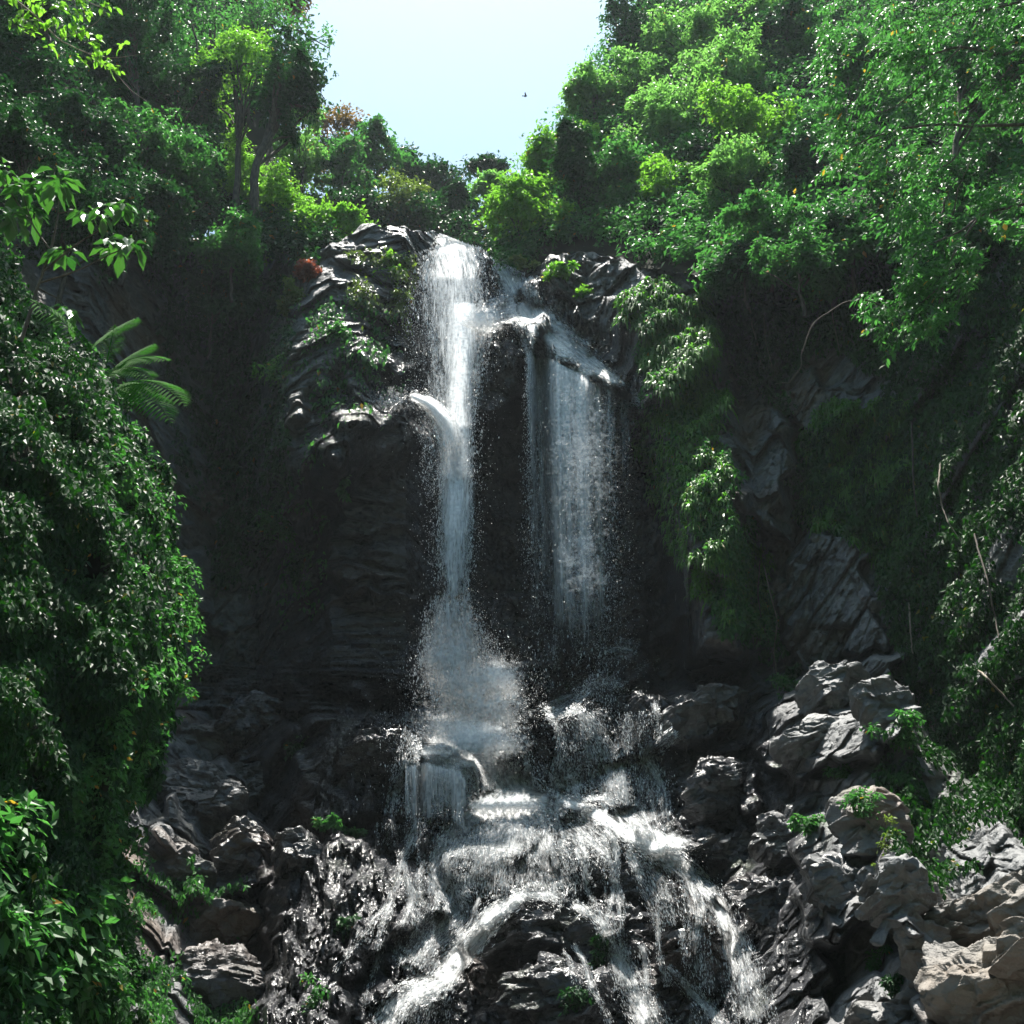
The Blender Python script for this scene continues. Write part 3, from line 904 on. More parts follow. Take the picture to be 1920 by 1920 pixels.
for row in TREES:
    nm, u, v, w, h, Y, sp, lab, kw = row
    if u > 960 and v < 520:
        Y = min(Y, float(right_y(u, v)) - 0.16 * (w + h) * float(pxm(Y, v)))
        if u < 1360:
            Y = max(Y, 55.0)
    if v < 500 and u < 480:
        Y = min(Y, float(left_y(u, v)) - 0.25 * (w + h) * float(pxm(Y, v)))
    tree(nm, u, v, w, h, Y, sp, lab, **kw)

tree('tree', -110, -560, 950, 420, 25.5, 'dark', 'tall unseen tree added above the vine covered bank to shade it', base=(-1700, 700), trunk_px=60, dens=3.0)  # added out of view so its canopy shades the bank, right edge left sunlit

# undergrowth between the trees: nobody could count it
def undergrowth(name, n, ur, vr, edge, yf, sgn, label, lpx, mat):
    u = rng.uniform(*ur, n); v = rng.uniform(*vr, n)
    E = edge(v)
    ok = (u < E + 25) if sgn < 0 else (u > E - 25)
    ok &= v < interp(u, RIM) - np.where((u > 990) & (u < 1300), 24, -8)
    ok &= ~((sgn < 0) & (u > 415) & (v > 200) & (v < 400))
    u, v = u[ok], v[ok]
    Yb = yf(u, v) - 0.7
    C = ray_point(u, v, Yb)
    s = pxm(Yb, v)
    rb = s * rng.uniform(18, 46, len(u))
    V, F, rn = blob_leaves(C, rb, 85, float(np.median(s)) * lpx, spread=0.8)
    o = mesh_from(name, V, F, mat, False, attrs={'rnd': rn})
    return tag(o, label, 'undergrowth', kind='stuff')
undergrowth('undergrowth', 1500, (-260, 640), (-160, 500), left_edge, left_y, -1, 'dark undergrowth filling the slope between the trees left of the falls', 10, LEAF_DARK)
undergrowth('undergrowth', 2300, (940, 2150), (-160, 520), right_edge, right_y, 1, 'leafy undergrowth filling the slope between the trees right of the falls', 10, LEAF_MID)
n = 150
u = rng.uniform(560, 960, n); v = interp(u, RIM) - rng.uniform(-6, 40, n)
Yb = np.full(n, 86.0) - rng.uniform(0, 14, n)
V, F, rn = blob_leaves(ray_point(u, v, Yb), pxm(Yb, v) * rng.uniform(22, 40, n), 120, 0.36)
tag(mesh_from('undergrowth', V, F, LEAF_DARK, False, attrs={'rnd': rn}), 'low scrub behind the lip of the falls', 'undergrowth', kind='stuff')

# ------------------------------------------------------------------ the vine covered mound on the left
MOUND = [(250, -120), (330, -70), (400, -30), (440, 0), (500, 10), (560, 30), (600, 85), (650, 140), (700, 200), (760, 225), (850, 252), (930, 305), (1020, 318), (1100, 342), (1200, 348), (1260, 350), (1330, 330), (1400, 300), (1480, 268), (1560, 240), (1640, 228), (1720, 235), (1800, 245), (1920, 250), (2300, 270)]
def mound_y(u, v):
    e = interp(v, MOUND) - 14
    t = np.clip((u + 350) / (e + 350), 0, 1)
    y = 17.0 + (1200 - v) * 0.0030 + 7.5 * (1 - np.sqrt(np.maximum(1 - t ** 2.4, 0)))
    P0 = ray_point(u, v, y)
    return y - 1.3 * fbm(P0 * 0.45, 2, 91) - 0.6 * fbm(P0 * 1.2, 2, 95)
vs = np.linspace(260, 2250, 150); ts = np.linspace(0, 1, 70) ** 0.6
mu = -500 + (interp(vs, MOUND)[:, None] - 14 + 500) * ts[None, :]
mv = np.broadcast_to(vs[:, None], mu.shape)
MP = ray_point(mu, mv, mound_y(mu.ravel(), mv.ravel()).reshape(mu.shape))
bk = MP[:, -1:].copy(); bk[..., 1] += 6; bk[..., 0] -= 3.0
MP = np.concatenate([MP, bk], 1)
mound = mesh_from('bank', MP.reshape(-1, 3), grid_faces(*MP.shape[:2]), SOIL, True)
tag(mound, 'steep earth bank under the vine leaves on the left', 'bank', kind='structure')

def cover(n, poly, yfun, leaf_px, mat, name, label, cat, holes=(), off=(-0.02, 0.30), bulge=0.35, seed=1, out=np.array([0.15, -0.75, 0.45]), gaps=0.0, wl=0.6, droop=0.25, parent=None, hang=0.5, gscale=0.5):
    """a leaf layer over a surface seen inside an outline of the photo"""
    p = np.array(poly, float)
    u = rng.uniform(p[:, 0].min(), p[:, 0].max(), n); v = rng.uniform(p[:, 1].min(), p[:, 1].max(), n)
    ragged = 22 * np.sin(u * 0.05 + seed) + 16 * np.sin(v * 0.07 + u * 0.03) + rng.normal(0, 9, n)
    ok = poly_sdf(u + ragged * 0.6, v + ragged * 0.5, poly) > 0
    for hpoly in holes:
        ok &= poly_sdf(u + ragged * 0.5, v + ragged * 0.5, hpoly) < 0
    u, v = u[ok], v[ok]
    y = yfun(u, v)
    P0 = ray_point(u, v, y)
    cl = fbm(P0 * gscale, 3, seed + 200)
    if gaps > 0:
        ok = cl > -0.45 + gaps + rng.normal(0, 0.08, len(cl))
        u, v, y, P0, cl = u[ok], v[ok], y[ok], P0[ok], cl[ok]
    lump = bulge * (fbm(P0 * 1.1, 3, seed + 210) + 0.35)
    o_ = norm(out)
    m = len(u)
    Pp = P0 + o_ * (rng.uniform(off[0], off[1], m) + np.maximum(lump, -0.05))[:, None]
    nr = norm(o_ + rng.normal(0, 0.5, (m, 3)) + np.array([0, 0, 0.25]))
    ax = norm(np.cross(nr, rand_dirs(m)) * (1 - hang) + np.array([0, -0.15, -1.0]) * hang + rng.normal(0, 0.3, (m, 3)))
    L = leaf_px * pxm(y, v) * rng.uniform(0.55, 1.35, m)
    tone = np.clip(0.42 + 0.5 * cl + rng.normal(0, 0.2, m), 0, 0.89)
    tone = np.where(rng.random(m) < 0.004, 1.0, tone)
    V, F, rn = leaf_arrays(Pp, ax, nr, L, L * wl, droop, tone)
    o = mesh_from(name, V, F, mat, False, attrs={'rnd': rn}, parent=parent)
    if parent is None:
        tag(o, label, cat, kind='stuff')
    return o
mp = [(interp(np.array([q]), MOUND)[0], q) for q in range(395, 2000, 30)]
MPOLY = [(-260, 395)] + [(float(a), float(b)) for a, b in mp] + [(-260, 2000)]
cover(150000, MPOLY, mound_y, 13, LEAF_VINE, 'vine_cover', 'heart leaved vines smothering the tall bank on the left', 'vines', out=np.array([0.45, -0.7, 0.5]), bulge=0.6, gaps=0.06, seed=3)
# leafy sprays standing out of the mound along its right hand edge
k = 210
v = rng.uniform(420, 1900, k); u = interp(v, MOUND) - rng.uniform(-12, 150, k) ** 1.0
y = mound_y(u, v) - 0.25
V, F, rn = blob_leaves(ray_point(u, v, y), pxm(y, v) * rng.uniform(20, 46, k), 110, 0.13, up=0.3)
tag(mesh_from('vine_spray', V, F, LEAF_MID, False, attrs={'rnd': rn}), 'brighter leafy vine sprays along the sunlit right edge of the bank', 'vines', kind='stuff')
# broad leaved plants at the foot of the bank, bottom left
k = 70
u = rng.uniform(-60, 185, k); v = np.where(u < 50, rng.uniform(1520, 1900, k), rng.uniform(1660, 1900, k))
y = mound_y(u, v) - 0.5
V, F, rn = blob_leaves(ray_point(u, v, y), pxm(y, v) * rng.uniform(30, 55, k), 34, 0.24, up=0.7)
tag(mesh_from('broadleaf_cover', V, F, LEAF_MID, False, attrs={'rnd': rn}), 'broad oval leaved ground plants catching light in the bottom left corner', 'plants', kind='stuff')

# ------------------------------------------------------------------ ivy on the right hand wall
ROCKHOLES = [
    [(1350, 740), (1430, 735), (1485, 800), (1490, 1010), (1420, 1020), (1380, 950), (1360, 850)],
    [(1470, 690), (1560, 660), (1680, 720), (1650, 780), (1560, 820), (1480, 820)],
    [(1460, 1030), (1530, 1000), (1630, 1020), (1650, 1180), (1700, 1240), (1690, 1370), (1620, 1430), (1400, 1460), (1400, 1300), (1470, 1180)],
    [(1560, 700), (1500, 820), (1470, 1000), (1430, 1010), (1470, 800)],
]
WALLPOLY = [(1370, 500), (1500, 460), (2100, 420), (2100, 1560), (1900, 1560), (1830, 1460), (1720, 1420), (1690, 1220), (1640, 1060), (1560, 1000), (1480, 980), (1480, 820), (1400, 760), (1340, 640)]
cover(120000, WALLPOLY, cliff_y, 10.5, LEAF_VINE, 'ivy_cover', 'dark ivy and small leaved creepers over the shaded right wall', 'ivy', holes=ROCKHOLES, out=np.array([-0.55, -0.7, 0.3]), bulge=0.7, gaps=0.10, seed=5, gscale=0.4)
LOWPOLY = [(1690, 1380), (1830, 1440), (1960, 1540), (1960, 1640), (1860, 1600), (1790, 1680), (1730, 1690), (1680, 1600), (1640, 1480)]
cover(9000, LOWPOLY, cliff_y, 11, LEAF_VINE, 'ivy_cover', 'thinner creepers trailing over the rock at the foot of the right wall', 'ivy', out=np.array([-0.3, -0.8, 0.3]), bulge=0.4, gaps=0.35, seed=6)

def strap_cover(n, poly, yfun, lpx, mat, name, label, cat, gaps=0.1, seed=9, droop=0.7, out=np.array([0, -0.8, 0.6]), width=0.11, bulge=0.4):
    """hanging grass: tufts of long blades arching out and down"""
    p = np.array(poly, float)
    k = n // 14
    u = rng.uniform(p[:, 0].min(), p[:, 0].max(), k); v = rng.uniform(p[:, 1].min(), p[:, 1].max(), k)
    rg = 18 * np.sin(u * 0.06 + seed) + 14 * np.sin(v * 0.05 + u * 0.04)
    ok = poly_sdf(u + rg, v + rg * 0.6, poly) > 0
    u, v = u[ok], v[ok]
    P0 = ray_point(u, v, yfun(u, v))
    cl = fbm(P0 * 0.6, 3, seed + 300)
    ok = cl > -0.45 + gaps
    u, v, P0, cl = u[ok], v[ok], P0[ok], cl[ok]
    P0 = P0 + norm(out) * (bulge * (0.4 + cl))[:, None]
    m = len(u) * 14
    b = np.repeat(P0, 14, 0) + rng.normal(0, 0.05, (m, 3))
    L = np.repeat(lpx * pxm(P0[:, 1], v), 14) * rng.uniform(0.5, 1.3, m)
    d0 = norm(norm(out) + rng.normal(0, 0.55, (m, 3)))
    W = L * width
    pts = []
    for t in (0.0, 0.35, 0.7, 1.0):
        pts.append(b + d0 * (L * t)[:, None] * (1 - 0.35 * t) + np.array([0, 0, -1.0]) * (L * droop * t * t)[:, None])
    sd_ = norm(np.cross(d0, np.array([0, 0, 1.0]) + rng.normal(0, 0.3, (m, 3))))
    ws = (0.7, 1.0, 0.7)
    V = []
    for q, w_ in zip(pts[:3], ws):
        V += [q + sd_ * (W * w_ / 2)[:, None], q - sd_ * (W * w_ / 2)[:, None]]
    V.append(pts[3])
    V = np.stack(V, 1)
    o = np.arange(m)[:, None] * 7
    F = np.concatenate([o + np.array(f) for f in ((0, 1, 3), (0, 3, 2), (2, 3, 5), (2, 5, 4), (4, 5, 6))], 1).reshape(-1, 3)
    tone = np.clip(np.repeat(0.45 + 0.5 * cl, 14) + rng.normal(0, 0.18, m), 0, 0.89)
    tone = np.where(rng.random(m) < 0.01, 1.0, tone)
    ob = mesh_from(name, V.reshape(-1, 3), F, mat, False, attrs={'rnd': np.repeat(tone, 7)})
    return tag(ob, label, cat, kind='stuff')
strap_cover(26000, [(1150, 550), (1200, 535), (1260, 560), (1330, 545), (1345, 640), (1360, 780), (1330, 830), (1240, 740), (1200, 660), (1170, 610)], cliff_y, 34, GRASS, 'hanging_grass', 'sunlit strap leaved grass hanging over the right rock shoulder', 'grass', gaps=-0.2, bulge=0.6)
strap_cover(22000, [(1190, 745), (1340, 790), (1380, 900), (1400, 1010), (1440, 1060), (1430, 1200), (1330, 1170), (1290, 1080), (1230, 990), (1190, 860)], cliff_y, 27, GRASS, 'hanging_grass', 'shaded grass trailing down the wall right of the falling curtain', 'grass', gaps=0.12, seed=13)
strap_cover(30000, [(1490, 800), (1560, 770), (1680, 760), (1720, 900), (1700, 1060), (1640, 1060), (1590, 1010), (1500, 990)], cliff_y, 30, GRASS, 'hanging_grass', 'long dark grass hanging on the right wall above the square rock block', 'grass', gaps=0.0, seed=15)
0 and strap_cover(2600, [(1690, 1440), (1800, 1460), (1800, 1620), (1720, 1660), (1690, 1560)], cliff_y, 40, STRAW, 'hanging_grass', 'dry straw coloured grass hanging at the foot of the right wall', 'grass', gaps=0.2, seed=17)
cover(34000, [(1180, 560), (1340, 560), (1370, 830), (1400, 1000), (1470, 1250), (1340, 1200), (1300, 1000), (1200, 900)], cliff_y, 10, LEAF_MID, 'creeper_cover', 'small leaved creepers mixed into the grass beside the curtain', 'creepers', gaps=0.12, seed=21, bulge=0.6)
# creepers on the dark left wall
cover(30000, [(230, 430), (330, 440), (520, 500), (560, 560), (520, 700), (540, 900), (470, 1100), (420, 1250), (380, 1000), (330, 800), (300, 600)], cliff_y, 11, LEAF_DARK, 'creeper_cover', 'dark creepers in the shaded hollow left of the falls', 'creepers', gaps=0.22, seed=23, bulge=0.5)
cover(9000, [(560, 570), (640, 560), (760, 600), (760, 760), (640, 830), (560, 800), (520, 1200), (600, 1100), (600, 900)], cliff_y, 10, LEAF_MID, 'creeper_cover', 'scattered creepers on the layered rock left of the main plunge', 'creepers', gaps=0.5, seed=25, bulge=0.25, gscale=0.9)
cover(12000, [(270, 1640), (440, 1600), (490, 1700), (480, 1960), (250, 1960)], cliff_y, 10, LEAF_MID, 'creeper_cover', 'small leaved creepers hanging over the rock beside the bottom of the bank', 'creepers', gaps=0.48, seed=27, bulge=0.4)
cover(3000, [(640, 470), (780, 470), (760, 600), (690, 640), (650, 560)], cliff_y, 9, LEAF_OLIVE, 'creeper_cover', 'yellowish creepers under the top ledge left of the lip', 'creepers', gaps=0.45, seed=29, bulge=0.2, gscale=0.9)
# ------------------------------------------------------------------ water
def water_mat(name, col=(0.93, 0.95, 0.96)):
    """thin falling water: white strands and foam with clear gaps between them"""
    m, nt, out = new_mat(name)
    L = nt.links.new
    at_ = lambda a: nd(nt, 'ShaderNodeAttribute', attribute_name=a).outputs['Fac']
    ws, wx, den, sd_ = at_('ws'), at_('wx'), at_('den'), at_('sd')
    def strands(fx, fs, detail):
        a = nd(nt, 'ShaderNodeMath', operation='MULTIPLY'); L(wx, a.inputs[0]); a.inputs[1].default_value = fx
        b = nd(nt, 'ShaderNodeMath', operation='MULTIPLY'); L(ws, b.inputs[0]); b.inputs[1].default_value = fs
        c = nd(nt, 'ShaderNodeCombineXYZ'); L(a.outputs[0], c.inputs[0]); L(b.outputs[0], c.inputs[1]); L(sd_, c.inputs[2])
        n = nd(nt, 'ShaderNodeTexNoise'); n.inputs['Scale'].default_value = 1.0; n.inputs['Detail'].default_value = detail
        n.inputs['Roughness'].default_value = 0.6; n.inputs['Distortion'].default_value = 0.5
        L(c.outputs[0], n.inputs[0])
        return n.outputs[0]
    n1 = strands(2.6, 0.42, 3)
    n2 = strands(14.0, 1.7, 3)
    nm = nd(nt, 'ShaderNodeMix'); nm.inputs[0].default_value = 0.55
    L(n1, nm.inputs[2]); L(n2, nm.inputs[3])
    mr = nd(nt, 'ShaderNodeMapRange'); mr.inputs[1].default_value = 0.30; mr.inputs[2].default_value = 0.70
    L(nm.outputs[0], mr.inputs[0])
    # opacity: strands above the threshold set by how much water there is
    ad = nd(nt, 'ShaderNodeMath', operation='MULTIPLY_ADD')
    L(den, ad.inputs[0]); ad.inputs[1].default_value = 1.5; L(mr.outputs[0], ad.inputs[2])
    op = nd(nt, 'ShaderNodeMapRange', interpolation_type='SMOOTHSTEP')
    op.inputs[1].default_value = 0.82; op.inputs[2].default_value = 1.75
    L(ad.outputs[0], op.inputs[0])
    dm = nd(nt, 'ShaderNodeMapRange'); dm.inputs[1].default_value = 0.0; dm.inputs[2].default_value = 0.22
    L(den, dm.inputs[0])
    al = nd(nt, 'ShaderNodeMath', operation='MULTIPLY'); L(op.outputs[0], al.inputs[0]); L(dm.outputs[0], al.inputs[1])
    # churned water faces every way but mostly up and outward
    geo = nd(nt, 'ShaderNodeNewGeometry')
    nz = nd(nt, 'ShaderNodeTexNoise'); nz.inputs['Scale'].default_value = 7.0; nz.inputs['Detail'].default_value = 2
    L(geo.outputs['Position'], nz.inputs[0])
    sb = nd(nt, 'ShaderNodeVectorMath', operation='MULTIPLY_ADD')
    L(nz.outputs['Color'], sb.inputs[0]); sb.inputs[1].default_value = (1.8, 1.8, 1.8); sb.inputs[2].default_value = (-0.95, -1.35, -0.25)
    nn_ = nd(nt, 'ShaderNodeVectorMath', operation='NORMALIZE'); L(sb.outputs[0], nn_.inputs[0])
    d = nd(nt, 'ShaderNodeBsdfDiffuse'); d.inputs[0].default_value = (*col, 1); L(nn_.outputs[0], d.inputs['Normal'])
    t = nd(nt, 'ShaderNodeBsdfTranslucent'); t.inputs[0].default_value = (*col, 1)
    mx = nd(nt, 'ShaderNodeMixShader'); mx.inputs[0].default_value = 0.25
    L(d.outputs[0], mx.inputs[1]); L(t.outputs[0], mx.inputs[2])
    tr = nd(nt, 'ShaderNodeBsdfTransparent')
    m2 = nd(nt, 'ShaderNodeMixShader'); L(al.outputs[0], m2.inputs[0]); L(tr.outputs[0], m2.inputs[1]); L(mx.outputs[0], m2.inputs[2])
    L(m2.outputs[0], out.inputs[0])
    return m
WATER = water_mat('white_water')
# the film of water follows a slightly smoothed rock surface
def _blur(A, r):
    for ax in (0, 1):
        pad = np.concatenate([np.repeat(A.take([0], ax), r, ax), A, np.repeat(A.take([-1], ax), r, ax)], ax)
        c = np.cumsum(pad, ax)
        c = np.concatenate([np.zeros_like(c.take([0], ax)), c], ax)
        n = A.shape[ax]
        A = (c.take(range(2 * r + 1, 2 * r + 1 + n), ax) - c.take(range(0, n), ax)) / (2 * r + 1)
    return A
FILM = np.minimum(_blur(DEPTH, 3), _blur(DEPTH, 1))
def film_depth(u, v):
    x = np.clip((np.asarray(u, float) - 300) / 4, 0, FILM.shape[1] - 2); y = np.clip((np.asarray(v, float) - 380) / 4, 0, FILM.shape[0] - 2)
    i, j = y.astype(int), x.astype(int); a, b = y - i, x - j
    return (FILM[i, j] * (1 - a) * (1 - b) + FILM[i + 1, j] * a * (1 - b) + FILM[i, j + 1] * (1 - a) * b + FILM[i + 1, j + 1] * a * b)

def sheet_grid(U, V_, Y, ws, wx, den, sd_):
    Pg = ray_point(U.ravel(), V_.ravel(), Y.ravel())
    q = grid_faces(*U.shape)
    F = np.concatenate([q[:, [0, 1, 2]], q[:, [0, 2, 3]]])
    A = np.stack([ws.ravel(), wx.ravel(), den.ravel(), np.full(U.size, sd_)], -1)
    return Pg, F, A

def drops(P, D, rad, ln):
    """small stretched drops at P along direction D"""
    n = len(P)
    D = norm(D)
    a = norm(np.cross(D, rand_dirs(n))); b = np.cross(D, a)
    rad = rad[:, None]; ln = ln[:, None]
    V = np.stack([P + D * ln * 0.5, P + a * rad + b * rad * 0.3, P - D * ln * 0.5, P - a * rad + b * rad * 0.3], 1).reshape(-1, 3)
    o = np.arange(n)[:, None] * 4
    F = np.concatenate([o + np.array([0, 1, 2]), o + np.array([0, 2, 3])], 1).reshape(-1, 3)
    return V, F, np.tile([0, 0, 3.0, 0], (4 * n, 1))

DROPS = 0.26
def flow(path, cov, off=0.10, size=1.7, stretch=3.0, ysrc=None, soft=0.5, lanes=5.0, fall=0.0, spray=0.0, fade=(1.0, 1.0), thick=0.10, seed=0):
    """drops along a line of (u, v, width px); depth from the rock, or from ysrc [(v, Y)]"""
    size = size * 0.62
    p = np.array(path, float)
    seg = np.hypot(np.diff(p[:, 0]), np.diff(p[:, 1]))
    cs = np.concatenate([[0], np.cumsum(seg)])
    fine = np.linspace(0, cs[-1], 400)
    p[:, 2] = p[:, 2] * 1.2 + 8
    W = np.interp(fine, cs, p[:, 2])
    area = np.trapezoid(W, fine) if hasattr(np, 'trapezoid') else np.trapz(W, fine)
    n = int(area * cov / (size * size * 1.1 * (1 + 0.35 * (stretch - 1))) * 2.2 * DROPS)
    # places along the line by width
    pdf = W * np.interp(fine / cs[-1], [0, 1], fade)
    cdf = np.cumsum(pdf); cdf /= cdf[-1]
    s = np.interp(rng.random(n), cdf, fine)
    # smoothed centre line
    def at_(q):
        k = 14.0
        return sum(np.stack([np.interp(np.clip(q + d, 0, cs[-1]), cs, p[:, c]) for c in (0, 1, 2)], -1) for d in (-k, -k / 2, 0, k / 2, k)) / 5
    c = at_(s)
    tg = at_(np.minimum(s + 5, cs[-1])) - at_(np.maximum(s - 5, 0))
    tg = tg[:, :2] / (np.linalg.norm(tg[:, :2], axis=1, keepdims=True) + 1e-6)
    x = np.where(rng.random(n) < 0.5, rng.normal(0, soft, n), rng.uniform(-1, 1, n) * 0.9)
    ln_ = vnoise(np.stack([x * lanes, s / 90.0, np.full(n, seed * 3.7)], -1), 400 + seed) + 0.6 * vnoise(np.stack([x * lanes * 2.7, s / 45.0, np.full(n, seed * 1.7)], -1), 410 + seed)
    keep = ln_ + rng.normal(0, 0.35, n) > -0.30
    s, c, tg, x = s[keep], c[keep], tg[keep], x[keep]
    n = len(s)
    lat = np.stack([-tg[:, 1], tg[:, 0]], -1)
    uv = c[:, :2] + lat * (x * c[:, 2] * 0.5)[:, None]
    if fall:
        uv[:, 1] += rng.exponential(fall, n) * (rng.random(n) < 0.5)
    if spray:
        uv += rng.normal(0, spray, (n, 2)) * (rng.random(n) < 0.35)[:, None]
    uv[:, 1] = np.maximum(uv[:, 1], interp(uv[:, 0], RIM) + np.abs(rng.normal(0, 4, n)) - 3)
    if ysrc is None:
        y = rock_depth(uv[:, 0], uv[:, 1]) - off - np.abs(rng.normal(0, thick, n))
    else:
        y = np.minimum(interp(uv[:, 1], ysrc) - 0.1 + rng.normal(0, thick * 1.6, n), rock_depth(uv[:, 0], uv[:, 1]) - 0.05)
    P = ray_point(uv[:, 0], uv[:, 1], y)
    P2 = ray_point(uv[:, 0] + tg[:, 0] * 6, uv[:, 1] + tg[:, 1] * 6, y)
    D = norm(norm(P2 - P) + rng.normal(0, 0.18, (n, 3)) + np.array([0, 0, -0.25]))
    px = pxm(y, uv[:, 1])
    rad = px * size * 0.5 * np.exp(rng.normal(0, 0.45, n))
    out = [drops(P, D, rad, rad * 2 * stretch * rng.uniform(0.6, 1.5, n))]
    # films of water: a sheet along the same line, in layers
    base = np.clip(0.15 + 0.23 * cov, 0, 0.60)
    ns = max(6, int(cs[-1] / 4)); nx = max(5, int(W.max() / 4))
    sg = np.linspace(0, cs[-1], ns); xg = np.linspace(-1.25, 1.25, nx)
    cc = at_(sg)
    tt = at_(np.minimum(sg + 8, cs[-1])) - at_(np.maximum(sg - 8, 0))
    tt = tt[:, :2] / (np.linalg.norm(tt[:, :2], axis=1, keepdims=True) + 1e-6)
    U = cc[:, None, 0] - tt[:, None, 1] * xg[None] * cc[:, None, 2] * 0.5
    V_ = cc[:, None, 1] + tt[:, None, 0] * xg[None] * cc[:, None, 2] * 0.5
    V_ = np.maximum(V_, interp(U.ravel(), RIM).reshape(U.shape) + 3)
    f = np.interp(sg / cs[-1], [0, 1], fade)[:, None]
    tail = max(18, 0.45 * cs[-1]) if ysrc is not None else 22
    ends = smooth(-2, 12, sg) * smooth(cs[-1], cs[-1] - tail, sg)
    pm = pxm(48.0 if ysrc else 44.0, 1000)
    for lay in range(3 if base > 0.5 else 2):
        if ysrc is None:
            Y = film_depth(U, V_) - off * (0.6 + lay * 0.9)
        else:
            Y = np.minimum(interp(V_.ravel(), ysrc).reshape(U.shape) - (0.35 * (1 - np.clip(xg, -1, 1) ** 2))[None] - 0.12 * lay, film_depth(U, V_) - 0.06)
        den = base * np.clip(f, 0, 1.35) * (smooth(1.25, 0.0, np.abs(xg)) ** 0.8)[None] * ends[:, None]
        den = den + 0 * U
        out.append(sheet_grid(U, V_, Y, sg[:, None] * pm + 0 * U, xg[None] * cc[:, None, 2] * 0.5 * pm, np.clip(den, 0, 0.85), seed * 3.1 + lay * 7.7 + 20))
    return out

MIST = 0.60
def cloud(u, v, w, h, n, y, size=0.9, thick=0.6, mist=1.0):
    n = int(n * 0.35); size = size * 0.65
    """fine drifting drops"""
    uu_ = rng.normal(u, w / 2.6, n); vv_ = rng.normal(v, h / 2.6, n)
    q = vnoise(np.stack([uu_ / 60, vv_ / 60, np.full(n, u * 0.1)], -1), 500) + 0.5 * vnoise(np.stack([uu_ / 22, vv_ / 22, np.full(n, u * 0.1)], -1), 501)
    ok = q + rng.normal(0, 0.25, n) > -0.05
    uu_, vv_ = uu_[ok], vv_[ok]; m = len(uu_)
    yy = np.minimum(y + rng.normal(0, thick, m), rock_depth(uu_, vv_) - 0.05)
    P = ray_point(uu_, vv_, yy)
    rad = pxm(yy, vv_) * size * 0.5 * np.exp(rng.normal(0, 0.5, m))
    out = [drops(P, rand_dirs(m, -1.0), rad, rad * 2.6)]
    g = np.linspace(-1, 1, 26)
    X, Z = np.meshgrid(g, g)
    r = np.sqrt(X ** 2 + Z ** 2)
    pm = pxm(y, v)
    for lay in range(3):
        du_, dv_ = rng.normal(0, w * 0.07), rng.normal(0, h * 0.07)
        U = u + du_ + X * w * 0.85; V_ = v + dv_ + Z * h * 0.85
        Y = np.minimum(y + (r ** 2 - 0.5) * thick * 1.2 + (lay - 1) * thick, film_depth(U, V_) - 0.06)
        # soft puffs: wider pattern, low opacity
        out.append(sheet_grid(U, V_, Y, Z * h * 0.85 * pm * 3.0, X * w * 0.85 * pm * 0.42, mist * MIST * smooth(1.0, 0.0, r), u * 0.13 + lay * 9.1))
    return out

